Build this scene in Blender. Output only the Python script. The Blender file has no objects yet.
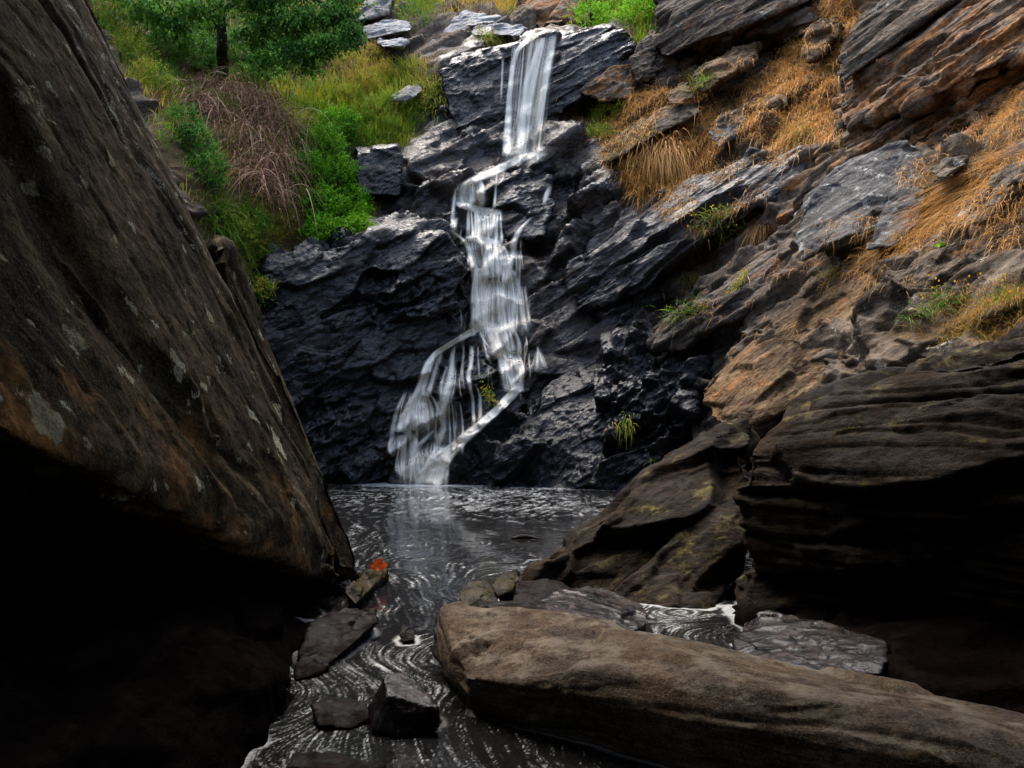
import bpy, math, random
import numpy as np
from mathutils import Vector, Matrix
from mathutils.bvhtree import BVHTree

SC = bpy.context.scene
COL = SC.collection
rng = np.random.default_rng(7)
random.seed(7)

# ------------------------------------------------------------------ camera, sky, sun, exposure
CAM_H, PITCH, FPX = 1.4, math.radians(2.4), 850.0
cam_data = bpy.data.cameras.new('camera')
cam_data.sensor_width = 36.0
cam_data.lens = FPX / 1024 * 36.0
cam_data.clip_start = 0.05
cam_data.clip_end = 500
cam = bpy.data.objects.new('camera', cam_data)
cam.location = (0, 0, CAM_H)
cam.rotation_euler = (math.radians(90) + PITCH, 0, 0)
COL.objects.link(cam)
SC.camera = cam

SUN_EL, SUN_AZ = math.radians(68), math.radians(-28)      # azimuth measured from +Y towards +X
world = bpy.data.worlds.new('World')
SC.world = world
world.use_nodes = True
wn = world.node_tree
sky = wn.nodes.new('ShaderNodeTexSky')
sky.sky_type = 'NISHITA'
sky.sun_disc = False
sky.sun_elevation = SUN_EL
sky.sun_rotation = SUN_AZ
sky.air_density = 1.0
sky.dust_density = 3.0
bgn = wn.nodes['Background']
bgn.inputs['Strength'].default_value = 0.15
hsv = wn.nodes.new('ShaderNodeHueSaturation')
hsv.inputs['Saturation'].default_value = 0.85      # thin overcast: a paler blue
wn.links.new(sky.outputs['Color'], hsv.inputs['Color'])
wn.links.new(hsv.outputs['Color'], bgn.inputs['Color'])

sun_data = bpy.data.lights.new('sun', 'SUN')
sun_data.energy = 1.0
sun_data.angle = math.radians(40)
sun_data.color = (1.0, 0.93, 0.82)
sun = bpy.data.objects.new('sun', sun_data)
_sd = Vector((math.sin(SUN_AZ) * math.cos(SUN_EL), math.cos(SUN_AZ) * math.cos(SUN_EL), math.sin(SUN_EL)))
sun.rotation_euler = _sd.to_track_quat('Z', 'Y').to_euler()
sun.location = (0, 0, 40)
COL.objects.link(sun)

SC.view_settings.view_transform = 'Standard'
SC.view_settings.look = 'None'
SC.view_settings.exposure = 2.6
SC.view_settings.gamma = 1.0
SC.view_settings.use_curve_mapping = False
SC.render.engine = 'CYCLES'
SC.cycles.max_bounces = 6
SC.cycles.transparent_max_bounces = 24
SC.cycles.use_denoising = True

# ------------------------------------------------------------------ projection helper: pixel + distance -> point
CP, SP = math.cos(PITCH), math.sin(PITCH)
def P(px, py, d):
    px, py, d = np.asarray(px, float), np.asarray(py, float), np.asarray(d, float)
    X = (px - 512.0) / FPX
    Y = (384.0 - py) / FPX
    dy = CP - Y * SP
    dz = SP + Y * CP
    s = d / dy
    return np.stack([X * s, d + 0 * X, CAM_H + dz * s], -1)
def proj(V):
    y = V[:, 1] * CP + (V[:, 2] - CAM_H) * SP
    z = -V[:, 1] * SP + (V[:, 2] - CAM_H) * CP
    y = np.maximum(y, 0.05)
    return 512 + FPX * V[:, 0] / y, 384 - FPX * z / y
def ray(px, py):
    v = P(px, py, 1.0) - np.array([0, 0, CAM_H])
    return v / np.linalg.norm(v)

# ------------------------------------------------------------------ numpy noise
def _h(ix, iy, iz, seed):
    h = (ix.astype(np.int64) * 374761393 + iy.astype(np.int64) * 668265263 + iz.astype(np.int64) * 2147483647 + seed * 1274126177) & 0xFFFFFFFF
    h = h.astype(np.uint32)
    h ^= h >> np.uint32(13)
    h *= np.uint32(1274126177)
    h ^= h >> np.uint32(16)
    h *= np.uint32(2246822519)
    h ^= h >> np.uint32(15)
    return h
def hf(ix, iy, iz, seed):
    return _h(ix, iy, iz, seed).astype(np.float32) * np.float32(1 / 4294967296.0)
def vnoise(p, seed=0):
    """value noise, -1..1"""
    p = np.asarray(p, np.float32)
    f = np.floor(p)
    i = f.astype(np.int64)
    t = p - f
    t = t * t * t * (t * (t * 6 - 15) + 10)
    out = 0
    for dx in (0, 1):
        wx = t[:, 0] if dx else 1 - t[:, 0]
        for dy in (0, 1):
            wy = t[:, 1] if dy else 1 - t[:, 1]
            for dz in (0, 1):
                wz = t[:, 2] if dz else 1 - t[:, 2]
                out = out + wx * wy * wz * hf(i[:, 0] + dx, i[:, 1] + dy, i[:, 2] + dz, seed)
    return out * 2 - 1
def fbm(p, octv=4, seed=0, gain=0.5, lac=2.03):
    a, s, out = 1.0, 0.0, 0.0
    p = np.asarray(p, np.float32)
    for k in range(octv):
        out = out + a * vnoise(p, seed + 17 * k)
        s += a
        a *= gain
        p = p * lac + 3.7
    return out / s
def worley(q, seed=0, jit=0.9):
    """distances, offsets and cells of the two nearest cell points"""
    q = np.asarray(q, np.float32)
    i = np.floor(q).astype(np.int64)
    n = len(q)
    F = np.full((2, n), 9.0, np.float32)
    rel = np.zeros((2, n, 3), np.float32)
    ids = np.zeros((2, n, 3), np.int32)
    for dx in (-1, 0, 1):
        for dy in (-1, 0, 1):
            for dz in (-1, 0, 1):
                c = i + np.array([dx, dy, dz])
                h = _h(c[:, 0], c[:, 1], c[:, 2], seed)
                j = np.stack([h & np.uint32(1023), (h >> np.uint32(10)) & np.uint32(1023), (h >> np.uint32(20)) & np.uint32(1023)], -1).astype(np.float32) / 1023
                r = (q - (c + 0.5 + (j - 0.5) * jit)).astype(np.float32)
                d = np.einsum('ij,ij->i', r, r)
                m = d < F[0]
                F[1][m] = F[0][m]; rel[1][m] = rel[0][m]; ids[1][m] = ids[0][m]
                F[0][m] = d[m]; rel[0][m] = r[m]; ids[0][m] = c[m]
                m = ~m & (d < F[1])
                F[1][m] = d[m]; rel[1][m] = r[m]; ids[1][m] = c[m]
    return np.sqrt(F), rel, ids
def frame(u, v):
    """bedding frame: u along the dip, w normal to the beds"""
    u = np.array(u, float); u /= np.linalg.norm(u)
    v = np.array(v, float); v -= u * (u @ v); v /= np.linalg.norm(v)
    return np.stack([u, v, np.cross(u, v)])
def facet(p, M, size, seed, amp, tilt=1.0, groove=0.0, bev=0.07):
    """every fracture block stands out by its own amount and has its own tilt; steps are bevelled"""
    q = (p @ M.T) / np.array(size)
    F, rel, ids = worley(q, seed)
    d = []
    for k in (0, 1):
        c = ids[k].astype(np.int64)
        rr = [hf(c[:, 0], c[:, 1], c[:, 2], seed + 101 + m) * 2 - 1 for m in range(4)]
        d.append(rr[0] + tilt * (rel[k][:, 0] * rr[1] + rel[k][:, 1] * rr[2] + rel[k][:, 2] * rr[3]))
    t = np.clip((F[1] - F[0]) / bev, 0, 1)
    return amp * (d[0] * (0.5 + 0.5 * t) + d[1] * (0.5 - 0.5 * t))
def beds(p, w, th, seed, amp, groove=0.0):
    """bedding steps: each bed stands out or back by its own amount"""
    L = (p @ np.array(w)) / th + 0.14 * vnoise(p * 0.9, seed + 5)
    k = np.floor(L); f = L - k
    z = np.zeros_like(k)
    a, b = hf(k, z, z, seed), hf(k + 1, z, z, seed)
    t = np.clip((f - 0.82) / 0.18, 0, 1); t = t * t * (3 - 2 * t)
    d = (a * (1 - t) + b * t - 0.5) * 2 * amp
    if groove:
        d = d - groove * np.exp(-((f - 0.9) / 0.06) ** 2) * (0.4 + 0.6 * hf(k, z, z, seed + 3))
    return d
DIP = frame((0.84, 0.18, 0.52), (0.1, 1.0, 0.05))           # the cliff's beds rise to the right
TUM = frame((0.31, 0.42, -0.85), (0.2, 0.85, 0.5))          # the tumbled block on the left
FLAT = frame((0.98, -0.1, 0.16), (0.0, 1.0, 0.1))

# ------------------------------------------------------------------ mesh helpers
def new_mesh(name, V, F, smooth=True):
    V = np.asarray(V, np.float32)
    me = bpy.data.meshes.new(name)
    me.vertices.add(len(V))
    me.vertices.foreach_set('co', V.ravel())
    if isinstance(F, np.ndarray):
        k = F.shape[1]
        lt = np.full(len(F), k, np.int32)
        li = F.ravel().astype(np.int32)
    else:
        lt = np.concatenate([np.full(len(f), f.shape[1], np.int32) for f in F])
        li = np.concatenate([f.ravel() for f in F]).astype(np.int32)
    me.loops.add(len(li))
    me.loops.foreach_set('vertex_index', li)
    me.polygons.add(len(lt))
    me.polygons.foreach_set('loop_start', np.concatenate([[0], np.cumsum(lt)[:-1]]).astype(np.int32))
    me.polygons.foreach_set('loop_total', lt)
    me.update(calc_edges=True)
    if smooth:
        me.polygons.foreach_set('use_smooth', np.ones(len(lt), bool))
    me.validate()
    return me
def attr(me, name, vals):
    a = me.attributes.new(name, 'FLOAT', 'POINT')
    a.data.foreach_set('value', np.asarray(vals, np.float32))
def verts(me):
    a = np.empty(len(me.vertices) * 3, np.float32)
    me.vertices.foreach_get('co', a)
    return a.reshape(-1, 3)
def normals(me):
    a = np.empty(len(me.vertices) * 3, np.float32)
    me.vertex_normals.foreach_get('vector', a)
    return a.reshape(-1, 3)
def set_verts(me, V):
    me.vertices.foreach_set('co', np.asarray(V, np.float32).ravel())
    me.update()
def edges(me):
    a = np.empty(len(me.edges) * 2, np.int32)
    me.edges.foreach_get('vertices', a)
    return a.reshape(-1, 2)
def relax(V, E, it, k=0.5):
    n = len(V)
    cnt = np.bincount(E.ravel(), minlength=n).astype(np.float32)
    cnt[cnt == 0] = 1
    for _ in range(it):
        S = np.stack([np.bincount(E[:, 0], V[E[:, 1], c], n) + np.bincount(E[:, 1], V[E[:, 0], c], n) for c in range(3)], -1)
        V = V + k * (S / cnt[:, None] - V)
    return V
def link(name, me, mat=None, parent=None, label=None, cat=None, group=None, kind=None, origin=None):
    if origin is not None:
        set_verts(me, verts(me) - np.array(origin, np.float32))
    ob = bpy.data.objects.new(name, me)
    COL.objects.link(ob)
    if origin is not None:
        ob.location = origin
    if parent is not None:
        ob.parent = parent
        ob.matrix_parent_inverse = Matrix.Translation(-Vector(parent.location))
    if mat is not None:
        me.materials.append(mat)
    for k, v in (('label', label), ('category', cat), ('group', group), ('kind', kind)):
        if v:
            ob[k] = v
    return ob
def empty(name, loc, label, cat, group=None):
    ob = bpy.data.objects.new(name, None)
    ob.empty_display_size = 0.2
    ob.location = loc
    COL.objects.link(ob)
    ob['label'] = label; ob['category'] = cat
    if group: ob['group'] = group
    return ob
def grid_faces(nr, nc):
    a = np.arange(nr * nc).reshape(nr, nc)
    return np.stack([a[:-1, :-1], a[:-1, 1:], a[1:, 1:], a[1:, :-1]], -1).reshape(-1, 4)

# ------------------------------------------------------------------ materials
class NT:
    def __init__(s, name):
        s.m = bpy.data.materials.new(name)
        s.m.use_nodes = True
        s.t = s.m.node_tree
        s.t.nodes.clear()
        s.out = s.t.nodes.new('ShaderNodeOutputMaterial')
    def n(s, typ, **kw):
        nd = s.t.nodes.new(typ)
        for k, v in kw.items():
            setattr(nd, k, v)
        return nd
    def put(s, sock, v):
        if isinstance(v, bpy.types.NodeSocket):
            s.t.links.new(v, sock)
        elif v is not None:
            sock.default_value = v
    def pos(s):
        return s.n('ShaderNodeNewGeometry').outputs['Position']
    def mapping(s, vec, rot=(0, 0, 0), scale=(1, 1, 1), loc=(0, 0, 0)):
        m = s.n('ShaderNodeMapping')
        s.put(m.inputs['Vector'], vec)
        m.inputs['Rotation'].default_value = rot
        m.inputs['Scale'].default_value = scale
        m.inputs['Location'].default_value = loc
        return m.outputs[0]
    def strata(s, vec, M, size):
        """coordinates in a bedding frame: three dot products"""
        out = s.n('ShaderNodeCombineXYZ')
        for k in range(3):
            d = s.n('ShaderNodeVectorMath', operation='DOT_PRODUCT')
            s.put(d.inputs[0], vec)
            d.inputs[1].default_value = tuple(float(x) / size[k] for x in M[k])
            s.t.links.new(d.outputs['Value'], out.inputs[k])
        return out.outputs[0]
    def noise(s, vec, scale, detail=4, rough=0.55, dist=0.0):
        t = s.n('ShaderNodeTexNoise')
        s.put(t.inputs['Vector'], vec)
        t.inputs['Scale'].default_value = scale
        t.inputs['Detail'].default_value = detail
        t.inputs['Roughness'].default_value = rough
        t.inputs['Distortion'].default_value = dist
        return t.outputs['Fac']
    def voronoi(s, vec, scale, feature='F1', out='Distance', rand=1.0):
        t = s.n('ShaderNodeTexVoronoi', feature=feature)
        s.put(t.inputs['Vector'], vec)
        t.inputs['Scale'].default_value = scale
        t.inputs['Randomness'].default_value = rand
        return t.outputs[out]
    def ramp(s, fac, a, b, lo=0.0, hi=1.0):
        r = s.n('ShaderNodeMapRange', interpolation_type='SMOOTHSTEP')
        s.put(r.inputs['Value'], fac)
        s.put(r.inputs['From Min'], a); s.put(r.inputs['From Max'], b)
        s.put(r.inputs['To Min'], lo); s.put(r.inputs['To Max'], hi)
        return r.outputs[0]
    def math(s, op, a, b=None, c=None, clamp=False):
        m = s.n('ShaderNodeMath', operation=op, use_clamp=clamp)
        s.put(m.inputs[0], a)
        if b is not None: s.put(m.inputs[1], b)
        if c is not None: s.put(m.inputs[2], c)
        return m.outputs[0]
    def mix(s, fac, a, b, mode='MIX'):
        m = s.n('ShaderNodeMix', data_type='RGBA', blend_type=mode)
        s.put(m.inputs['Factor'], fac)
        s.put(m.inputs['A'], a if isinstance(a, bpy.types.NodeSocket) else (*a, 1))
        s.put(m.inputs['B'], b if isinstance(b, bpy.types.NodeSocket) else (*b, 1))
        return m.outputs['Result']
    def attr(s, name):
        a = s.n('ShaderNodeAttribute', attribute_name=name)
        return a.outputs['Fac']
    def bump(s, h, strength, dist, nrm=None):
        b = s.n('ShaderNodeBump')
        b.inputs['Strength'].default_value = strength
        b.inputs['Distance'].default_value = dist
        s.put(b.inputs['Height'], h)
        if nrm is not None: s.put(b.inputs['Normal'], nrm)
        return b.outputs[0]
    def bsdf(s, col, rough, nrm=None, spec=0.5, **kw):
        b = s.n('ShaderNodeBsdfPrincipled')
        s.put(b.inputs['Base Color'], col if isinstance(col, bpy.types.NodeSocket) else (*col, 1))
        s.put(b.inputs['Roughness'], rough)
        s.put(b.inputs['Specular IOR Level'], spec)
        if nrm is not None: s.put(b.inputs['Normal'], nrm)
        for k, v in kw.items():
            s.put(b.inputs[k], v)
        return b.outputs[0]
    def done(s, sh):
        s.t.links.new(sh, s.out.inputs['Surface'])
        return s.m

def rock_mat(name, M, dark, mid, light, rust=0.0, lichen=0.0, wet=0.0, moss=0.0, spots=0.0, scale=1.0, chips=1.0, grit=0.0, gloss=1.0, top=0.0, topcol=(0.17, 0.14, 0.045), attrs=False,
             rustcol=(0.27, 0.115, 0.036), lichcol=(0.36, 0.37, 0.33), bed=(1.2, 1.2, 0.11), bump=1.0, mosscol=(0.10, 0.12, 0.02)):
    t = NT(name)
    p = t.pos()
    st = t.strata(p, M, bed)
    nb = t.noise(st, 1.0 * scale, 5, 0.6, 0.3)
    nl = t.noise(p, 1.1 * scale, 5, 0.6)
    nf = t.noise(p, 9.0 * scale, 6, 0.7)
    nff = t.noise(p, 45 * scale, 4, 0.7)
    c = t.mix(t.ramp(nl, 0.35, 0.68), dark, mid)
    c = t.mix(t.math('MULTIPLY', t.ramp(nb, 0.45, 0.75), 0.75), c, light)
    c = t.mix(t.math('MULTIPLY', t.ramp(nf, 0.46, 0.66), 0.75), c, tuple(x * 0.6 for x in dark))
    c = t.mix(t.math('MULTIPLY', t.ramp(nff, 0.5, 0.75), 0.5), c, light)
    if grit:
        g1 = t.noise(p, 95.0, 5, 0.75)
        g2 = t.noise(t.strata(p, M, (0.10, 0.10, 0.022)), 1.0, 6, 0.7)
        c = t.mix(t.math('MULTIPLY', t.ramp(g1, 0.50, 0.66), 0.8 * grit), c, tuple(x * 0.5 for x in dark))
        c = t.mix(t.math('MULTIPLY', t.ramp(g2, 0.52, 0.70), 0.7 * grit), c, dark)
        c = t.mix(t.math('MULTIPLY', t.ramp(g1, 0.46, 0.34), 0.6 * grit), c, light)
    # iron staining
    aw = t.attr('m_wet') if attrs else wet
    ar = t.attr('m_rust') if attrs else rust
    al = t.attr('m_lichen') if attrs else lichen
    rn = t.math('ADD', t.math('MULTIPLY', t.noise(st, 0.8 * scale, 5, 0.65, 0.4), 0.6), t.math('MULTIPLY', t.noise(p, 2.3 * scale, 5, 0.65), 0.4))
    rth = t.math('SUBTRACT', 0.72, t.math('MULTIPLY', ar, 0.36))
    rm = t.math('MULTIPLY', t.ramp(rn, rth, t.math('ADD', rth, 0.13)), t.math('MINIMUM', t.math('MULTIPLY', ar, 3.0), 0.92))
    rc = t.mix(t.ramp(nf, 0.35, 0.65), rustcol, tuple(x * 0.38 for x in rustcol))
    c = t.mix(rm, c, rc)
    # moss and algae
    if moss:
        mth = 0.70 - 0.34 * moss
        mm = t.ramp(t.noise(p, 1.9 * scale + 0.3, 6, 0.7), mth, mth + 0.14)
        c = t.mix(t.math('MULTIPLY', mm, 0.85), c, t.mix(nf, tuple(x * 0.5 for x in mosscol), mosscol))
    if top:      # growth on the upper sides
        sepn = t.n('ShaderNodeSeparateXYZ'); t.put(sepn.inputs[0], t.n('ShaderNodeNewGeometry').outputs['Normal'])
        tm = t.math('MULTIPLY', t.ramp(sepn.outputs[2], 0.45, 0.85), t.ramp(t.noise(p, 4.0, 7, 0.75), 0.62 - 0.2 * top, 0.78 - 0.2 * top))
        c = t.mix(t.math('MULTIPLY', tm, 0.85), c, t.mix(nff, tuple(x * 0.4 for x in topcol), topcol))
    # lichen crust
    ln = t.math('ADD', t.math('MULTIPLY', t.noise(p, 2.6 * scale + 0.2, 7, 0.72), 0.75), t.math('MULTIPLY', nff, 0.25))
    lth = t.math('SUBTRACT', 0.76, t.math('MULTIPLY', al, 0.32))
    lm = t.math('MULTIPLY', t.ramp(ln, lth, t.math('ADD', lth, 0.06)), t.math('MINIMUM', t.math('MULTIPLY', al, 4.0), 0.9))
    c = t.mix(lm, c, t.mix(nff, tuple(x * 0.55 for x in lichcol), lichcol))
    sm = None
    if spots:
        # round lichen rosettes, some cells empty
        wv = t.n('ShaderNodeVectorMath', operation='ADD')
        t.put(wv.inputs[0], t.mapping(t.strata(p, M, (1.55, 1.0, 1.0)), (0, 0, 0), (1, 1, 1)))
        wc = t.n('ShaderNodeTexNoise'); t.put(wc.inputs['Vector'], p); wc.inputs['Scale'].default_value = 9; wc.inputs['Detail'].default_value = 6; wc.inputs['Roughness'].default_value = 0.7
        sc_ = t.n('ShaderNodeVectorMath', operation='SCALE'); t.put(sc_.inputs[0], wc.outputs['Color']); sc_.inputs['Scale'].default_value = 0.20
        t.put(wv.inputs[1], sc_.outputs[0])
        for sz, rad, seed in ((2.4, 0.23, 0.0), (4.6, 0.27, 4.3), (10.0, 0.30, 8.1)):
            v = t.n('ShaderNodeTexVoronoi'); t.put(v.inputs['Vector'], t.mapping(wv.outputs[0], loc=(seed, seed, 0))); v.inputs['Scale'].default_value = sz
            sep = t.n('ShaderNodeSeparateColor'); t.put(sep.inputs[0], v.outputs['Color'])
            on = t.math('GREATER_THAN', sep.outputs[0], 1.0 - spots)
            rr = t.math('MULTIPLY', t.math('ADD', t.math('MULTIPLY', sep.outputs[1], 0.6), 0.4), rad)
            m1 = t.math('MULTIPLY', on, t.ramp(v.outputs['Distance'], rr, t.math('MULTIPLY', rr, 0.8)))
            m1 = t.math('MULTIPLY', m1, t.ramp(nff, 0.3, 0.6, 0.25, 0.85))
            c = t.mix(m1, c, t.mix(sep.outputs[2], (0.19, 0.175, 0.10), (0.30, 0.29, 0.21)))
            sm = m1
    # bare earth between the rocks
    if attrs:
        so = t.attr('m_soil')
        sc = t.mix(nf, (0.030, 0.022, 0.012), (0.085, 0.055, 0.025))
        c = t.mix(t.math('MULTIPLY', so, 0.85), c, sc)
    # water film darkens the stone and makes it shine in patches
    wp = t.math('MULTIPLY', aw, t.ramp(t.noise(p, 1.8 * scale, 6, 0.7), 0.34, 0.56, 0.25, 1.0))
    c = t.mix(wp, c, t.mix(1.0, c, (0.15, 0.155, 0.175), 'MULTIPLY'))
    rough = t.ramp(wp, 0.0, 1.0, 0.92, 0.12)
    rough = t.math('ADD', rough, t.math('MULTIPLY', t.math('SUBTRACT', nf, 0.5), 0.22), clamp=True)
    # small fractures: flat-topped chips with sharp edges, then grain
    wpv = t.n('ShaderNodeVectorMath', operation='ADD')
    t.put(wpv.inputs[0], t.strata(p, M, (1.0, 0.9, 0.45)))
    wsc = t.n('ShaderNodeVectorMath', operation='SCALE'); wsc.inputs['Scale'].default_value = 0.12
    wno = t.n('ShaderNodeTexNoise'); t.put(wno.inputs['Vector'], p); wno.inputs['Scale'].default_value = 5 * scale
    t.put(wsc.inputs[0], wno.outputs['Color']); t.put(wpv.inputs[1], wsc.outputs[0])
    chip = t.math('MULTIPLY', t.voronoi(wpv.outputs[0], 5.0 * scale), 0.6 * chips)
    chip = t.math('ADD', chip, t.math('MULTIPLY', t.voronoi(wpv.outputs[0], 13.0 * scale), 0.35 * chips))
    h = t.math('ADD', chip, t.math('MULTIPLY', nf, 0.35))
    h = t.math('ADD', h, t.math('MULTIPLY', nff, 0.22))
    h = t.math('ADD', h, t.math('MULTIPLY', t.noise(st, 2.0, 8, 0.75, 0.2), 0.3))
    nr = t.bump(h, 0.8 * bump, 0.06 / scale)
    if grit:
        nr = t.bump(t.math('ADD', g1, g2), 0.7 * grit, 0.012, nr)
    return t.done(t.bsdf(c, rough, nr, spec=t.ramp(wp, 0, 1, 0.12 * gloss, 0.5 * gloss)))

M_CLIFF = rock_mat('cliff_rock', DIP, (0.025, 0.019, 0.015), (0.09, 0.066, 0.046), (0.18, 0.148, 0.115), attrs=True, chips=0.6, gloss=0.5)
M_WET = rock_mat('wet_black_rock', DIP, (0.010, 0.010, 0.011), (0.030, 0.029, 0.030), (0.065, 0.062, 0.060), rust=0.28, wet=1.0, rustcol=(0.20, 0.08, 0.024), chips=0.7, gloss=0.6)
M_DRYROCK = rock_mat('dry_grey_rock', DIP, (0.07, 0.065, 0.06), (0.17, 0.16, 0.145), (0.27, 0.26, 0.24), rust=0.2, lichen=0.55)
M_PALE = rock_mat('pale_rock', FLAT, (0.12, 0.115, 0.11), (0.28, 0.27, 0.26), (0.40, 0.39, 0.38), rust=0.15, lichen=0.6, wet=0.25)
M_ORANGE = rock_mat('orange_layered_rock', DIP, (0.03, 0.02, 0.014), (0.13, 0.085, 0.05), (0.24, 0.19, 0.145), rust=0.72, lichen=0.25)
M_BROWN = rock_mat('brown_lichen_rock', DIP, (0.02, 0.012, 0.007), (0.095, 0.055, 0.024), (0.19, 0.13, 0.07), rust=0.55, lichen=0.42, lichcol=(0.30, 0.27, 0.17))
M_GREYL = rock_mat('lichen_grey_rock', DIP, (0.018, 0.013, 0.010), (0.075, 0.056, 0.038), (0.16, 0.135, 0.105), rust=0.5, lichen=0.55, gloss=0.6)
M_LEFT = rock_mat('tumbled_block_rock', TUM, (0.005, 0.004, 0.003), (0.050, 0.035, 0.018), (0.125, 0.098, 0.056), attrs=True, spots=0.36, moss=0.28,
                  rustcol=(0.16, 0.078, 0.026), lichcol=(0.27, 0.28, 0.22), bed=(1.4, 0.8, 0.16), scale=1.6, mosscol=(0.11, 0.095, 0.02), chips=0.7, grit=0.7, gloss=0.3)
def left_cover(px, py, V):
    z = np.zeros(len(px))
    n = 60 * vnoise(V * 1.5, 611)
    edge = (py - (px - 85) * 1.93) + n            # 0 along the upper right rim, negative beyond
    li = 0.12 + 0.62 * np.exp(-((edge - 40) / 110) ** 2) * np.clip((420 - py) / 200, 0.2, 1)
    low = (py - (430 + px * 0.40)) + n
    ru = 0.20 + 0.50 * np.clip((low + 190) / 150, 0, 1) * np.clip((380 - px) / 100 + 0.4, 0, 1)
    return {'m_rust': ru, 'm_lichen': li, 'm_wet': z + 0.08, 'm_soil': z}
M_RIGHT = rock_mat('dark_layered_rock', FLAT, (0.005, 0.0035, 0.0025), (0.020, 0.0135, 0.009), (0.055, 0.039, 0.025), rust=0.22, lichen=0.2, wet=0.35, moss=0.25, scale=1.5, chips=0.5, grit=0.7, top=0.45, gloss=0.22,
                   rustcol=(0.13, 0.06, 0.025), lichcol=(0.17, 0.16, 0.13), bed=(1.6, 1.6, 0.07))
M_SLAB = rock_mat('brown_slab_rock', FLAT, (0.022, 0.014, 0.008), (0.10, 0.064, 0.037), (0.235, 0.17, 0.112), rust=0.35, lichen=0.25, scale=2.4, wet=0.35,
                  rustcol=(0.17, 0.09, 0.035), lichcol=(0.27, 0.24, 0.19), bed=(0.6, 0.6, 0.05), bump=1.0, chips=0.3, grit=1.0, gloss=0.4, top=0.78, topcol=(0.27, 0.225, 0.165))
M_SPLIT = rock_mat('split_boulder_rock', DIP, (0.02, 0.019, 0.018), (0.07, 0.066, 0.06), (0.17, 0.165, 0.15), rust=0.32, lichen=0.62, lichcol=(0.36, 0.37, 0.34), scale=1.5, chips=0.6)
M_STREAM = rock_mat('stream_stone', FLAT, (0.003, 0.002, 0.002), (0.010, 0.0065, 0.005), (0.026, 0.018, 0.015), rust=0.3, wet=0.6, scale=3.0, bump=0.6, chips=0.4, grit=0.5, gloss=0.15,
                    rustcol=(0.14, 0.06, 0.02), bed=(0.5, 0.5, 0.08))
M_SHINY = rock_mat('wet_sheet_stone', FLAT, (0.014, 0.009, 0.008), (0.045, 0.030, 0.026), (0.10, 0.075, 0.07), rust=0.3, wet=1.0, scale=2.0, bump=0.5, chips=0.5, grit=0.4, gloss=0.35)
M_SHADEBANK = rock_mat('shade_black_bank', FLAT, (0.0015, 0.001, 0.001), (0.004, 0.003, 0.0025), (0.008, 0.006, 0.005), scale=2, chips=0.4, gloss=0.0)  # near-black colour stands in for the deep shade under the boulders
M_MOSSY = rock_mat('mossy_stream_stone', FLAT, (0.004, 0.003, 0.002), (0.012, 0.009, 0.004), (0.026, 0.020, 0.010), rust=0.4, wet=0.5, gloss=0.3, bump=0.6, moss=0.8, scale=3.0,
                   rustcol=(0.15, 0.08, 0.02), mosscol=(0.05, 0.036, 0.006), grit=0.5)

# ------------------------------------------------------------------ rocks: hulls -> one voxel skin -> rounding -> bedding and fracture relief
SURF = []          # (vertices, triangles) of everything the water can run over
import bmesh
def hull_mesh(hulls):
    bm = bmesh.new()
    for pts in hulls:
        b2 = bmesh.new()
        for q in pts:
            b2.verts.new(q)
        r = bmesh.ops.convex_hull(b2, input=b2.verts)
        bmesh.ops.delete(b2, geom=[v for v in b2.verts if not v.link_faces], context='VERTS')
        bmesh.ops.recalc_face_normals(b2, faces=b2.faces)
        me = bpy.data.meshes.new('tmp'); b2.to_mesh(me); b2.free()
        bm.from_mesh(me); bpy.data.meshes.remove(me)
    me = bpy.data.meshes.new('hull'); bm.to_mesh(me); bm.free()
    return me
def rock(name, hulls, voxel, mat, disp, smooth=4, label=None, cat='rock', group=None, parent=None, surf=True, world=False, cover=None):
    pts = [np.array(h, float) if world else P(*np.array(h, float).T) for h in hulls]
    me = hull_mesh(pts)
    ob = bpy.data.objects.new('tmp', me); COL.objects.link(ob)
    md = ob.modifiers.new('r', 'REMESH'); md.mode = 'VOXEL'; md.voxel_size = voxel; md.adaptivity = 0
    dg = bpy.context.evaluated_depsgraph_get()
    m2 = bpy.data.meshes.new_from_object(ob.evaluated_get(dg))
    bpy.data.objects.remove(ob); bpy.data.meshes.remove(me)
    E = edges(m2)
    V = relax(verts(m2), E, smooth)
    set_verts(m2, V)
    m2.polygons.foreach_set('use_smooth', np.ones(len(m2.polygons), bool))
    N = relax(normals(m2), E, 3)
    N /= np.linalg.norm(N, axis=1)[:, None] + 1e-9
    V = V + N * disp(V)[:, None]
    V = relax(V, E, 1, 0.2)
    set_verts(m2, V)
    m2.name = name
    if surf:
        SURF.append((V.copy(), np.array([p.vertices[:] for p in m2.polygons], np.int32) if False else _polys(m2)))
    if cover:
        qx, qy = proj(V)
        for k_, v_ in cover(qx, qy, V).items(): attr(m2, k_, v_)
    lo, hi = V.min(0), V.max(0)
    org = ((lo[0] + hi[0]) / 2, (lo[1] + hi[1]) / 2, lo[2])
    return link(name, m2, mat, parent=parent, label=label, cat=cat if parent is None else None, group=group, origin=org)
def _polys(me):
    a = np.empty(len(me.loops), np.int32)
    me.loops.foreach_get('vertex_index', a)
    return a.reshape(-1, 4)
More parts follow.
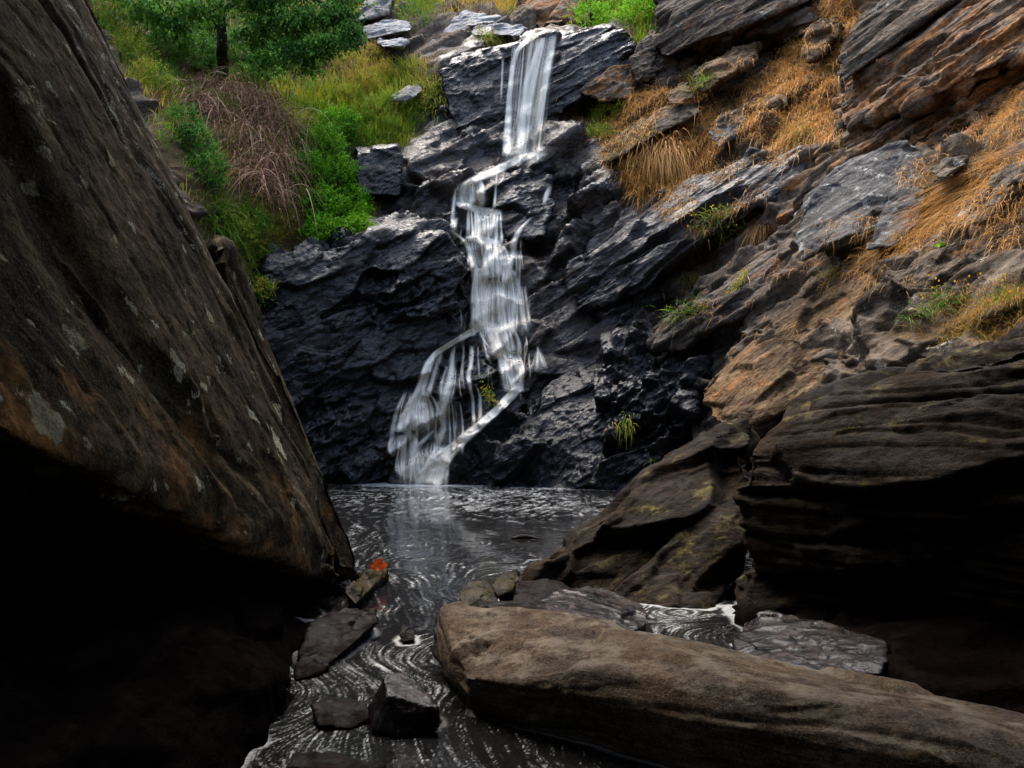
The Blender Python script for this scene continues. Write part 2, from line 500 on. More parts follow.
def D(M, *octs, fb=0.0, fs=6.0, seed=0, bed=None):
    """relief: octaves of (size, amp, tilt, groove)"""
    def f(V):
        w = V + 0.025 * np.stack([vnoise(V * 2.1, 71), vnoise(V * 2.1, 72), vnoise(V * 2.1, 73)], -1)
        d = 0
        md = np.clip(0.55 + 1.3 * vnoise(V * 1.1 / max(octs[0][0][0], 0.3) + 9.0, seed + 7), 0.30, 1.25)
        for k, (size, amp, tilt, groove) in enumerate(octs):
            d = d + facet(w, M, size, seed + 13 * k, amp, tilt, groove) * (1.0 if k == 0 else md)
        if bed:
            for k, (th, amp, gr) in enumerate(bed):
                d = d + beds(w, M[2], th, seed + 91 + k, amp, gr)
        if fb:
            d = d + fb * fbm(V * fs, 4, seed + 5)
        return d
    return f

# ------------------------------------------------------------------ the cliff and slopes: one sheet of terrain
CTRL = [  # picture column, picture row, distance
    (-450, 640, 5.5), (-300, 560, 8.5), (0, 530, 11), (150, 505, 14.5), (260, 488, 18.4), (340, 480, 19.9), (430, 482, 19.3), (500, 483, 19.2), (560, 484, 19.0),
    (620, 486, 18.3), (700, 495, 16), (800, 520, 12), (900, 545, 9.5), (1024, 580, 7.5), (1300, 640, 6.0), (1500, 700, 5),
    (-450, 720, 4.6), (-300, 640, 7.6), (0, 580, 10.3), (150, 545, 13.5), (260, 528, 17.4), (340, 520, 18.8), (430, 522, 18.2), (500, 523, 18.1), (560, 524, 18.0),
    (620, 526, 17.3), (700, 535, 15), (800, 560, 11.2), (900, 585, 8.8), (1024, 620, 6.9), (1300, 700, 5.4), (1500, 760, 4.6),
    (270, 260, 19.0), (350, 300, 19.8), (440, 300, 19.9), (400, 360, 19.7), (300, 360, 19.0), (350, 235, 20.4), (440, 228, 20.7), (380, 200, 21.0),
    (480, 350, 19.6), (470, 420, 19.3), (430, 465, 19.3), (540, 390, 19.2), (490, 300, 20.2), (480, 220, 20.9), (510, 165, 22.0), (530, 155, 22.7),
    (530, 140, 23.2), (530, 60, 23.6), (545, 40, 23.9), (450, 100, 23.2), (450, 62, 23.7), (600, 100, 23.8), (600, 40, 24.2), (545, 30, 25.8), (490, 45, 25.2),
    (560, 150, 22), (600, 170, 21), (640, 180, 20.5), (560, 230, 20.6), (600, 250, 19.8), (650, 300, 19), (700, 260, 18.8), (760, 230, 18), (700, 180, 20), (800, 200, 17),
    (560, 330, 19.3), (600, 350, 18.8), (640, 380, 18.0), (540, 450, 19.0), (640, 450, 17.6), (700, 400, 16.5), (700, 330, 17.6), (760, 300, 16.0),
    (850, 250, 14.2), (930, 260, 11.8), (1024, 250, 10), (1024, 320, 8.9), (900, 330, 11.2), (800, 350, 13.6), (800, 440, 12.6),
    (950, 170, 13.6), (1024, 150, 12.5), (750, 120, 21), (800, 60, 22), (700, 80, 23), (840, 20, 22), (650, 100, 22.6), (640, 150, 21.3), (900, 160, 15.8), (1000, 120, 14.8), (830, 120, 19),
    (660, 20, 25.5), (600, 20, 28), (560, 0, 32), (450, 20, 27), (400, 40, 25.8), (350, 30, 26), (500, -100, 42), (200, -100, 31), (900, -100, 21), (-300, -100, 12), (1300, -100, 12),
    (500, -320, 55), (200, -320, 40), (900, -320, 27), (-450, -320, 13), (1500, -320, 12), (1300, 200, 9), (1300, 400, 7), (1500, 300, 7),
    (100, 20, 20), (200, 60, 22.5), (220, 80, 22), (300, 60, 24), (250, 150, 19.6), (200, 160, 17.8), (230, 230, 17.8), (330, 150, 21), (330, 225, 20.0), (160, 100, 18.2), (400, 110, 23),
    (420, 90, 23.4), (370, 165, 21.2), (0, 100, 13), (0, 300, 12), (-300, 100, 9), (-300, 300, 8.5), (-450, 300, 7.5), (260, 100, 21.5)]
_c = np.array(CTRL, float)
_phi = lambda r2: np.sqrt(r2 + 18.0 ** 2)
_A = _phi(((_c[:, None, :2] - _c[None, :, :2]) ** 2).sum(-1))
_n = len(_c)
_S = np.zeros((_n + 3, _n + 3)); _S[:_n, :_n] = _A + np.eye(_n) * -0.5
_S[:_n, _n] = 1; _S[:_n, _n + 1:] = _c[:, :2] / 500; _S[_n, :_n] = 1; _S[_n + 1:, :_n] = _c[:, :2].T / 500
_w = np.linalg.solve(_S, np.concatenate([np.log(_c[:, 2]), np.zeros(3)]))
def depth(px, py):
    out = _w[_n] + (px * _w[_n + 1] + py * _w[_n + 2]) / 500
    for k in range(_n):
        out = out + _w[k] * _phi((px - _c[k, 0]) ** 2 + (py - _c[k, 1]) ** 2)
    return np.exp(out)
def poly_mask(px, py, poly, soft):
    poly = np.array(poly, float)
    ins = np.zeros(px.shape, bool)
    dist = np.full(px.shape, 1e9)
    for a, b in zip(poly, np.roll(poly, -1, 0)):
        c = ((a[1] > py) != (b[1] > py)) & (px < (b[0] - a[0]) * (py - a[1]) / (b[1] - a[1] + 1e-12) + a[0])
        ins ^= c
        e = b - a
        t = np.clip(((px - a[0]) * e[0] + (py - a[1]) * e[1]) / (e @ e + 1e-9), 0, 1)
        dist = np.minimum(dist, np.hypot(px - a[0] - t * e[0], py - a[1] - t * e[1]))
    s = np.where(ins, dist, -dist)
    return np.clip(s / soft + 0.5, 0, 1)
WETP = [[(270, 240), (370, 190), (360, 140), (440, 60), (520, 30), (610, 40), (640, 80), (600, 120), (640, 190), (700, 170), (740, 190), (700, 240), (660, 290), (720, 330), (700, 400), (660, 520), (250, 540), (260, 330)]]
VEG_L = [(70, -60), (350, -60), (345, 40), (430, 60), (440, 105), (410, 150), (350, 150), (372, 190), (375, 240), (272, 250), (262, 330), (225, 270), (180, 170), (85, 20)]
VEG_TOP = [(350, -80), (660, -80), (655, 45), (640, 50), (590, 25), (520, 10), (420, 12), (350, 20)]
VEG_R1 = [(560, 100), (640, 85), (690, 80), (760, 75), (830, -20), (860, -30), (835, 150), (790, 160), (730, 150), (690, 190), (640, 200), (600, 160)]
VEG_R2 = [(930, 170), (1000, 105), (1130, 60), (1130, 210), (960, 250), (880, 270), (860, 260), (900, 235)]
VEG_R3 = [(930, 330), (955, 300), (1100, 280), (1100, 360), (900, 350)]
def uniq(a): return np.unique(np.round(a, 3))
gx = uniq(np.concatenate([np.arange(-450, 60, 7), np.arange(60, 1030, 1.35), np.arange(1030, 1500, 6)]))
gy = uniq(np.concatenate([np.arange(-320, -12, 7), np.arange(-12, 500, 1.35), np.arange(500, 700, 6)]))
GX, GY = np.meshgrid(gx, gy)
gp, gq = GX.ravel(), GY.ravel()
gd = depth(gp, gq)
CV = P(gp, gq, gd)
_wx = 14 * vnoise(CV * 0.9, 301) + 7 * vnoise(CV * 2.7, 302)
_wy = 14 * vnoise(CV * 0.9, 303) + 7 * vnoise(CV * 2.7, 304)
m_wet = np.zeros(len(gp)); m_soil = np.zeros(len(gp))
for pl in WETP:
    m_wet = np.maximum(m_wet, poly_mask(gp + _wx, gq + _wy, pl, 40))
for pl in (VEG_L, VEG_TOP, VEG_R1, VEG_R2, VEG_R3):
    m_soil = np.maximum(m_soil, poly_mask(gp + _wx, gq + _wy, pl, 14))
_right = poly_mask(gp, gq, [(540, -100), (1500, -100), (1500, 600), (540, 600)], 30)
m_soil = m_soil * (1 - _right * (1 - np.clip((fbm(CV * 0.75, 4, 321) + 0.36) / 0.16, 0, 1)))
m_wet = np.clip(m_wet + poly_mask(gp, gq, [(520, 300), (760, 290), (720, 540), (520, 540)], 40) * 0.8, 0, 1)
m_rust = 0.15 + 0.5 * poly_mask(gp + _wx, gq + _wy, [(640, 80), (860, -40), (1150, -40), (1150, 220), (900, 160), (760, 220), (640, 200), (590, 110)], 60) + 0.3 * poly_mask(gp, gq, [(740, 200), (1150, 200), (1150, 560), (700, 560)], 60)
m_lich = 0.1 + 0.45 * poly_mask(gp + _wx, gq + _wy, [(700, 130), (800, 150), (1150, 150), (1150, 560), (740, 400), (760, 300)], 70)
m_wet *= 1 - 0.9 * m_soil
m_rust *= 1 - 0.7 * m_wet
m_lich *= 1 - m_wet
cliff_me = new_mesh('cliff', CV, grid_faces(len(gy), len(gx)))
CE = edges(cliff_me)
CN = relax(normals(cliff_me), CE, 14)
CN /= np.linalg.norm(CN, axis=1)[:, None]
if CN[len(CN) // 2, 1] > 0: CN = -CN
wv = CV + 0.05 * np.stack([vnoise(CV * 1.3, 61), vnoise(CV * 1.3, 62), vnoise(CV * 1.3, 63)], -1)
_md = np.clip(0.55 + 1.3 * vnoise(CV * 0.7 + 5.0, 67), 0.15, 1.25)
m_strata = poly_mask(gp + _wx, gq + _wy, [(560, 260), (700, 150), (640, 60), (860, -60), (1200, -60), (1200, 560), (760, 560), (700, 380), (640, 330)], 60)
rel = (facet(wv, DIP, (2.6, 2.2, 0.9), 1, 0.26, 1.1) + facet(wv, DIP, (1.15, 1.0, 0.5), 2, 0.17, 1.2)
       + _md * (facet(wv, DIP, (0.42, 0.38, 0.2), 3, 0.06, 1.4) + facet(wv, DIP, (0.16, 0.15, 0.08), 4, 0.02, 1.4))
       + m_strata * (facet(wv, DIP, (2.4, 1.6, 0.24), 9, 0.16, 0.7) + facet(wv, DIP, (0.8, 0.7, 0.10), 10, 0.06, 1.0))
       + beds(wv, DIP[2], 0.42, 5, 0.05, 0.02) + 0.012 * fbm(CV * 7, 4, 6))
rel = rel * (1 - (0.75 - 0.3 * _right) * m_soil) + m_soil * 0.10 * fbm(CV * 1.7, 5, 8)
CV2 = relax(CV + CN * rel[:, None], CE, 1, 0.2)
set_verts(cliff_me, CV2)
attr(cliff_me, 'm_wet', m_wet); attr(cliff_me, 'm_soil', m_soil); attr(cliff_me, 'm_rust', m_rust); attr(cliff_me, 'm_lichen', m_lich)
link('cliff', cliff_me, M_CLIFF, kind='structure')
SURF.append((CV2.copy(), grid_faces(len(gy), len(gx)).astype(np.int32)))

# ---- outcrops and blocks standing out of the cliff
WR = lambda s, a=1.0: D(DIP, ((1.5, 1.2, 0.6), 0.20 * a, 1.1, 0), ((0.62, 0.5, 0.28), 0.10 * a, 1.3, 0), ((0.25, 0.2, 0.12), 0.050 * a, 1.5, 0), ((0.09, 0.085, 0.055), 0.016 * a, 1.4, 0), fb=0.006, seed=s)
LR = lambda s, a=1.0: D(DIP, ((2.2, 1.4, 0.26), 0.09 * a, 0.7, 0), ((0.8, 0.6, 0.11), 0.045 * a, 1.0, 0), ((0.25, 0.2, 0.06), 0.014 * a, 1.4, 0), fb=0.010, seed=s)
BR = lambda s, a=1.0: D(DIP, ((0.9, 0.8, 0.45), 0.07 * a, 1.3, 0), ((0.35, 0.3, 0.18), 0.030 * a, 1.5, 0), ((0.12, 0.11, 0.07), 0.010 * a, 1.5, 0), fb=0.012, seed=s)

rock('rock_ledge', [[(268, 262, 18.2), (300, 246, 18.6), (380, 236, 18.9), (440, 230, 19.2), (468, 250, 19.4), (472, 300, 19.4), (455, 360, 19.2), (420, 430, 19.0), (400, 500, 18.8), (330, 500, 18.6), (262, 505, 17.9), (255, 360, 17.9),
      (270, 240, 20.6), (360, 226, 21.2), (450, 222, 21.2), (470, 300, 21), (420, 500, 20.8), (262, 500, 20)]], 0.032, M_WET, WR(21),
     label='broad flat-topped black wet ledge left of the waterfall with ferns growing above it', cat='rock ledge')
rock('boulder', [[(440, 500, 18.5), (462, 462, 18.4), (505, 412, 18.6), (545, 378, 18.8), (600, 350, 18.7), (650, 335, 18.4), (700, 350, 17.4), (690, 420, 16.6), (670, 505, 16.4), (560, 505, 17.3), (480, 505, 18.0), (600, 400, 17.6), (560, 430, 17.7),
      (500, 480, 20), (600, 360, 20.5), (690, 360, 19), (670, 500, 18.5)]], 0.03, M_WET, WR(22, 1.35),
     label='large wet black rock at the waterline, right of the waterfall foot', cat='boulder')
rock('boulder', [[(452, 372, 18.9), (470, 350, 19.2), (505, 346, 19.3), (525, 372, 19.2), (528, 400, 19.0), (500, 430, 18.7), (470, 455, 18.7), (440, 470, 18.7), (420, 470, 18.8), (428, 420, 18.8), (400, 432, 19.0), (392, 460, 18.9), (388, 500, 18.6), (470, 500, 18.6),
      (470, 350, 20.5), (530, 360, 20.5), (440, 490, 20)]], 0.028, M_WET, WR(23),
     label='rounded black rock with water veils spilling down both its sides', cat='boulder')
rock('boulder', [[(492, 172, 21.6), (520, 160, 21.9), (548, 170, 21.6), (556, 200, 21.0), (540, 240, 20.6), (505, 236, 20.6), (495, 205, 21.0), (500, 170, 22.6), (550, 168, 22.6), (545, 240, 21.8), (500, 235, 21.8)]], 0.028, M_WET, WR(24),
     label='black wet knob beside the middle cascade, under the plunge of the upper fall', cat='boulder')
rock('rock_block', [[(356, 152, 20.6), (396, 146, 21.0), (402, 152, 21.2), (400, 196, 20.9), (358, 194, 20.4), (356, 146, 21.6), (398, 142, 22), (400, 200, 22), (360, 200, 21.6)]], 0.026, M_WET, BR(25, 0.6),
     label='squared dark block between the bright ferns and the waterfall', cat='rock')
# the face the upper fall drops over, with its tilted slabs
rock('cliff_face', [[(440, 68, 23.0), (470, 56, 23.2), (515, 46, 23.3), (560, 34, 23.4), (560, 120, 23.0), (530, 160, 22.8), (470, 150, 22.6), (448, 110, 22.6), (445, 64, 24.6), (560, 30, 24.8), (530, 160, 24.4), (460, 150, 24.2)]], 0.03, M_WET,
     D(DIP, ((1.6, 1.4, 0.7), 0.09, 0.9, 0), ((0.5, 0.4, 0.25), 0.03, 1.2, 0), ((0.15, 0.13, 0.08), 0.010, 1.3, 0), fb=0.015, seed=26),
     label='tall smooth blue-black face behind the upper fall', cat='rock face')
rock('rock_slab', [[(540, 46, 23.0), (556, 38, 23.2), (588, 30, 23.5), (612, 26, 23.7), (632, 42, 23.7), (628, 62, 23.3), (600, 84, 22.9), (560, 112, 22.6), (545, 118, 22.7), (545, 40, 24.8), (612, 24, 25), (635, 50, 24.8), (560, 120, 24)]], 0.03, M_WET,
     LR(27, 1.1), label='tilted dark slab forming the right lip of the waterfall', cat='rock slab')
rock('rock_block', [[(580, 92, 22.6), (612, 66, 23.0), (632, 62, 23.2), (640, 82, 23.0), (630, 98, 22.6), (600, 102, 22.4), (590, 80, 24), (635, 64, 24.2), (630, 100, 23.8)]], 0.028, M_ORANGE, BR(28),
     label='orange-brown block under the right lip slab of the waterfall', cat='rock')
rock('boulder', [[(628, 62, 22.8), (640, 40, 23.4), (656, 30, 23.8), (668, 44, 23.6), (666, 66, 23.0), (648, 82, 22.6), (636, 80, 22.5), (650, 30, 24.8), (672, 60, 24.4), (640, 80, 24)]], 0.026, M_GREYL, BR(29),
     label='small pale lichened boulder just left of the big grey overhang', cat='boulder')
rock('rock_outcrop', [[(655, 8, 23.6), (664, -40, 25), (760, -50, 24), (815, -40, 23), (812, 0, 22.4), (780, 12, 22.0), (740, 25, 22.2), (715, 20, 22.4), (690, 44, 22.4), (660, 60, 22.8), (656, 40, 23.2), (670, -30, 27), (820, -40, 26), (790, 10, 24.5), (670, 50, 24.6)],
      [(690, 44, 22.5), (716, 22, 22.5), (755, 10, 22.6), (800, 8, 22.6), (830, 20, 22.4), (790, 40, 23.0), (740, 50, 23.2), (700, 60, 23.4), (720, 10, 24), (820, 10, 24)]], 0.035, M_GREYL, LR(30, 1.4),
     label='big grey overhanging outcrop at the top, left of the dry orange slope', cat='rock outcrop')
rock('rock_block', [[(690, 78, 21.6), (712, 62, 21.9), (735, 50, 22.2), (756, 44, 22.3), (760, 60, 21.8), (745, 66, 21.5), (722, 78, 21.2), (706, 92, 21.2), (693, 90, 21.3), (720, 58, 23), (760, 44, 23.2), (715, 90, 22.4)]], 0.026, M_BROWN, BR(31),
     label='blocky brown rock lying beneath the grey overhang', cat='rock')
rock('rock_outcrop', [[(803, 44, 20.6), (815, 22, 21.0), (836, 14, 21.2), (840, 34, 20.8), (826, 52, 20.4), (808, 62, 20.2), (810, 30, 22), (845, 20, 22.2), (830, 60, 21.6)]], 0.028, M_BROWN, BR(32),
     label='dark knobbly rock poking out of the dry orange slope', cat='rock')
oc = empty('layered_outcrop', tuple(P(930, 130, 15.5)), 'orange layered outcrop tilted up to the right, capped by a grey slab', 'rock outcrop')
rock('rock_bed', [[(834, 104, 17.6), (850, 78, 17.8), (900, 42, 17.2), (960, 0, 16.4), (1010, -40, 16), (1140, -60, 14.4), (1140, 0, 13.0), (1024, 46, 14.2), (985, 70, 14.6), (940, 98, 15.4), (918, 104, 15.6), (898, 92, 16.0), (870, 108, 16.7), (842, 128, 17.0),
      (850, 100, 19), (960, 20, 18.6), (1140, -40, 16.5), (930, 100, 17.4)]], 0.03, M_ORANGE, D(DIP, ((1.5, 1.1, 0.30), 0.20, 0.5, 0), ((0.6, 0.5, 0.13), 0.09, 0.7, 0), ((0.2, 0.2, 0.06), 0.018, 1.2, 0), fb=0.008, seed=33, bed=((0.36, 0.12, 0.25), (0.13, 0.02, 0.04))), parent=oc)
rock('cap_slab', [[(836, 72, 17.2), (846, 40, 17.8), (870, 12, 18.0), (905, -20, 17.8), (1000, -60, 16.6), (1020, -45, 16.2), (950, 2, 16.3), (905, 30, 16.8), (868, 54, 17.1), (840, 84, 17.1), (860, 20, 19.4), (1000, -60, 18.4), (920, 10, 18)]], 0.028, M_GREYL, LR(34, 0.7), parent=oc)
rock('rock_bed', [[(828, 150, 17.4), (845, 130, 17.2), (900, 96, 16.6), (940, 104, 16.0), (1000, 66, 15.0), (1120, 10, 13.8), (1120, 60, 13.4), (1010, 108, 14.8), (960, 132, 15.5), (900, 150, 16.2), (850, 176, 16.8), (820, 180, 17.2), (850, 130, 18.6), (1000, 70, 17), (1120, 30, 15.5)]], 0.03, M_ORANGE,
     D(DIP, ((1.5, 1.2, 0.22), 0.16, 0.5, 0), ((0.5, 0.5, 0.10), 0.07, 0.8, 0), ((0.2, 0.2, 0.06), 0.018, 1.2, 0), fb=0.008, seed=35, bed=((0.28, 0.10, 0.22),)), parent=oc)
gb = empty('split_boulder', tuple(P(860, 240, 13.6)), 'big grey lichen-covered boulder split by a dark crack, below the orange outcrop', 'boulder')
rock('left_piece', [[(792, 238, 14.0), (800, 206, 14.6), (838, 172, 14.9), (880, 146, 14.6), (906, 140, 14.4), (918, 152, 14.2), (905, 184, 13.6), (885, 222, 13.2), (872, 240, 13.2), (850, 234, 13.2), (822, 246, 13.4), (800, 262, 13.6), (830, 180, 16), (915, 150, 15.6), (870, 240, 14.6)]], 0.02, M_SPLIT, BR(36, 0.9), parent=gb)
rock('right_piece', [[(908, 150, 14.0), (922, 148, 14.0), (930, 176, 13.4), (926, 200, 13.0), (916, 226, 12.6), (896, 246, 12.5), (866, 250, 12.7), (872, 236, 12.9), (890, 200, 13.4), (900, 172, 13.8), (925, 160, 15.0), (900, 240, 14.2)]], 0.02, M_SPLIT, BR(37, 0.6), parent=gb)
rock('boulder', [[(700, 392, 14.6), (712, 372, 14.9), (760, 334, 14.8), (800, 304, 14.2), (842, 286, 13.4), (866, 264, 13.0), (888, 290, 12.2), (890, 330, 11.6), (850, 370, 11.8), (790, 410, 12.4), (740, 428, 13.2), (710, 424, 14.0), (760, 330, 16), (870, 270, 14.4), (860, 380, 13.6)]], 0.024, M_BROWN, BR(38, 1.3),
     label='brown lichen-speckled boulder above the sloping boulder on the right bank', cat='boulder')
rock('cliff_face', [[(880, 300, 11.8), (905, 256, 12.0), (940, 236, 11.6), (975, 196, 11.4), (1000, 178, 11.0), (1060, 150, 10.4), (1120, 200, 9.4), (1120, 360, 8.4), (1000, 360, 9.2), (940, 350, 10.0), (890, 352, 11.0), (960, 210, 13.2), (1120, 170, 11.5)]], 0.022, M_GREYL, BR(39, 1.4),
     label='dark lichened rock face behind the layered boulder, with yellow flowers at its foot', cat='rock face')
rock('rock_slab', [[(560, 268, 19.6), (640, 212, 19.8), (700, 172, 19.6), (760, 146, 19.0), (800, 142, 18.4), (806, 170, 17.6), (770, 200, 17.6), (700, 246, 18.2), (640, 290, 18.5), (580, 310, 18.9), (650, 200, 21), (800, 150, 20), (600, 300, 20.5)]], 0.03,
     rock_mat('wet_bedded_slab', DIP, (0.015, 0.015, 0.016), (0.05, 0.047, 0.046), (0.12, 0.112, 0.105), rust=0.5, lichen=0.25, wet=0.6, gloss=0.7), LR(40, 1.6),
     label='long dipping blue-grey slab rising to the right from the middle cascade', cat='rock slab')
rock('rock_slab', [[(650, 330, 18.0), (700, 290, 17.8), (760, 250, 17.2), (800, 232, 16.4), (820, 240, 15.4), (790, 280, 15.4), (740, 318, 16.2), (690, 350, 17.0), (655, 350, 17.6), (740, 260, 19), (820, 236, 17.4)]], 0.028,
     rock_mat('brown_bedded_slab', DIP, (0.02, 0.016, 0.014), (0.085, 0.062, 0.046), (0.17, 0.14, 0.11), rust=0.52, lichen=0.36, wet=0.25), LR(41, 1.5),
     label='brown-streaked dipping slab below the yellow-flowered tufts', cat='rock slab')
SR = 'rocks half buried in the dry slope'
for hull, mt, lab in (
    ([(600, 150, 21.2), (630, 128, 21.4), (668, 108, 21.6), (690, 104, 21.4), (700, 112, 21.0), (670, 124, 20.8), (636, 146, 20.4), (606, 164, 20.4), (640, 128, 22.6), (695, 106, 22.4)], M_GREYL, 'long grey shelf of rock in the slope, right of the plunge of the fall'),
    ([(706, 134, 20.4), (722, 116, 20.8), (738, 108, 21.0), (748, 116, 20.6), (736, 136, 20.0), (716, 148, 19.8), (730, 110, 22), (745, 120, 21.6)], M_SPLIT, 'pale patchy rock in the middle of the dry orange slope'),
    ([(664, 98, 21.4), (672, 86, 21.8), (690, 84, 21.8), (694, 96, 21.4), (680, 104, 21.0), (668, 104, 21.1), (685, 84, 22.6)], M_BROWN, 'small rounded brown rock below the blocky brown rock'),
    ([(760, 108, 20.0), (768, 98, 20.4), (784, 96, 20.4), (788, 106, 19.9), (774, 114, 19.6), (780, 96, 21.2)], M_BROWN, 'small weathered rock high in the dry orange slope'),
    ([(930, 172, 12.8), (945, 158, 13.0), (962, 152, 13.0), (968, 164, 12.6), (950, 178, 12.3), (935, 182, 12.4), (955, 152, 13.8)], M_GREYL, 'small grey stone above the dry stems on the right')):
    rock('rock', [hull], 0.026, mt, BR(70 + len(lab), 0.9), label=lab, group=SR, smooth=2)
# pale rocks around the lip
PR = 'pale rocks around the lip of the fall'
for hull, lab in (
    ([(440, 34, 25.8), (452, 18, 26.2), (470, 12, 26.4), (485, 14, 26.2), (478, 30, 25.8), (455, 44, 25.4), (445, 46, 25.4), (465, 10, 27.4), (490, 20, 27)], 'tilted ribbed grey rock left of the waterfall lip'),
    ([(462, 26, 25.5), (470, 16, 25.9), (498, 18, 26.0), (500, 24, 25.7), (480, 26, 25.3), (470, 16, 26.8), (500, 18, 26.8)], 'thin pale slab lying on the ribbed grey rock near the lip'),
    ([(468, 32, 24.9), (490, 25, 25.2), (520, 26, 25.2), (526, 32, 24.8), (518, 36, 24.6), (474, 36, 24.5), (480, 25, 26), (526, 28, 26)], 'long white flat stone just left of the waterfall lip'),
    ([(362, 28, 25.0), (385, 20, 25.5), (408, 22, 25.4), (412, 30, 25.0), (390, 34, 24.7), (366, 40, 24.6), (370, 24, 26.4), (410, 22, 26.4)], 'pale humped rock in the grass at the top left'),
    ([(376, 42, 24.2), (400, 38, 24.5), (408, 42, 24.2), (400, 47, 23.9), (382, 47, 23.9), (380, 40, 25), (408, 40, 25)], 'flat white stone in the grass below the pale humped rock'),
    ([(355, 22, 26.0), (366, -6, 27), (384, -14, 27), (392, 0, 26.6), (388, 14, 26.0), (370, 18, 25.6), (370, -6, 28), (395, 0, 28)], 'dark wedge of rock at the top edge beside the tree'),
    ([(420, 62, 24.2), (432, 40, 24.8), (452, 42, 25.0), (470, 50, 24.6), (462, 58, 24.0), (440, 66, 23.8), (436, 40, 26), (470, 48, 25.8)], 'brown broken rock between the grass and the top of the dark face'),
    ([(392, 98, 22.6), (404, 90, 22.9), (420, 84, 23.1), (424, 90, 22.9), (410, 100, 22.5), (394, 102, 22.4), (415, 84, 23.8), (400, 100, 23.4)], 'narrow grey stone showing through the grass left of the fall')):
    rock('rock', [hull], 0.03, M_PALE if 'brown' not in lab and 'dark' not in lab else M_DRYROCK, BR(50 + len(lab), 0.7), label=lab, group=PR, smooth=2)
rock('rock_outcrop', [[(512, 26, 27.6), (522, -10, 28.6), (590, -30, 28.6), (602, 0, 27.6), (588, 24, 26.6), (545, 32, 26.4), (520, -10, 31), (600, -20, 31)]], 0.05, M_ORANGE,
     D(frame((0.5, 0.3, 0.8), (0, 1, 0)), ((1.6, 1.2, 0.5), 0.2, 0.8, 0.08), ((0.5, 0.5, 0.2), 0.07, 1, 0.03), ((0.2, 0.2, 0.1), 0.02, 1, 0), fb=0.02, seed=60),
     label='far orange rock outcrop above the lip of the waterfall', cat='rock outcrop')

# ------------------------------------------------------------------ the big boulders near the camera
LB = D(TUM, ((4.0, 1.8, 0.46), 0.075, 0.5, 0), ((1.2, 0.5, 0.15), 0.026, 0.9, 0), ((0.3, 0.2, 0.08), 0.007, 1.3, 0), ((0.08, 0.07, 0.04), 0.0045, 1.4, 0), fb=0.010, fs=9, seed=70, bed=((0.46, 0.03, 0.07), (0.16, 0.010, 0.016)))
lb = empty('giant_boulder', tuple(P(250, 600, 5)), 'giant tilted boulder filling the left side, spotted with pale lichen, black hollow beneath', 'boulder')
rock('main_block', [[(85, 0, 5.2), (60, -60, 5.3), (180, 190, 5.75), (262, 360, 6.2), (350, 552, 6.6), (345, 590, 6.5), (310, 566, 6.0), (200, 522, 4.7), (90, 484, 3.6), (0, 430, 3.0), (-160, 330, 2.4), (-300, 100, 2.6), (-300, -260, 3.4), (-60, -260, 4.8),
      (-80, 200, 6.4), (-200, 460, 5.2), (100, 520, 6.6), (300, 600, 7.2), (50, 0, 7.4), (200, 300, 7.6), (-300, -200, 5.5)]], 0.017, M_LEFT, LB, smooth=3, parent=lb, cover=left_cover)
rock('back_layer', [[(225, 240, 6.4), (240, 280, 6.5), (292, 385, 6.7), (338, 480, 6.9), (368, 556, 7.0), (364, 590, 6.9), (335, 570, 6.65), (270, 420, 6.45), (205, 260, 6.3), (212, 236, 6.4),
      (222, 260, 7.6), (290, 420, 8.0), (350, 570, 8.0), (240, 400, 8.0), (300, 600, 7.6)]], 0.017, M_LEFT, LB, smooth=3, parent=lb, cover=left_cover)
RB = D(FLAT, ((2.2, 1.6, 0.42), 0.15, 0.7, 0), ((0.9, 0.7, 0.15), 0.045, 0.9, 0), ((0.25, 0.2, 0.06), 0.016, 1.3, 0), ((0.07, 0.07, 0.03), 0.004, 1.3, 0), fb=0.012, fs=8, seed=80, bed=((0.27, 0.075, 0.09), (0.10, 0.014, 0.02)))
rock('layered_boulder', [[(738, 450, 6.3), (752, 432, 6.4), (800, 398, 6.5), (850, 372, 6.35), (910, 346, 6.1), (970, 332, 5.8), (1030, 322, 5.5), (1200, 300, 4.9), (1400, 340, 4.2), (1400, 560, 3.4), (1200, 600, 3.9), (1030, 560, 4.75), (920, 520, 5.35), (820, 500, 5.85), (760, 500, 6.05), (736, 500, 6.15),
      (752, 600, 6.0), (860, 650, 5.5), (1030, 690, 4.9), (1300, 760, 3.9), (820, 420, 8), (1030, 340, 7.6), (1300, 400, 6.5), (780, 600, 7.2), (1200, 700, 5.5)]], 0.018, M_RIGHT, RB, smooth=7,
     label='large dark layered boulder with rounded ledges filling the right side', cat='boulder')
rock('sloping_boulder', [[(532, 580, 7.2), (548, 556, 7.3), (575, 530, 7.4), (640, 482, 7.7), (690, 446, 7.9), (722, 426, 8.0), (750, 434, 7.8), (760, 480, 7.4), (740, 560, 6.9), (700, 600, 6.7), (640, 590, 6.75), (590, 592, 6.9), (545, 596, 7.05),
      (700, 650, 6.2), (560, 620, 6.8), (640, 510, 9), (740, 450, 9.2), (700, 600, 8.5)]], 0.018, M_RIGHT, D(frame((0.85, 0.2, 0.48), (0, 1, 0)), ((1.2, 1.0, 0.34), 0.11, 1.0, 0), ((0.5, 0.4, 0.14), 0.05, 1.2, 0), ((0.15, 0.15, 0.06), 0.016, 1.4, 0), fb=0.014, fs=8, seed=81), smooth=5,
     label='dark boulder sloping down to the pool, left of the large layered boulder', cat='boulder')
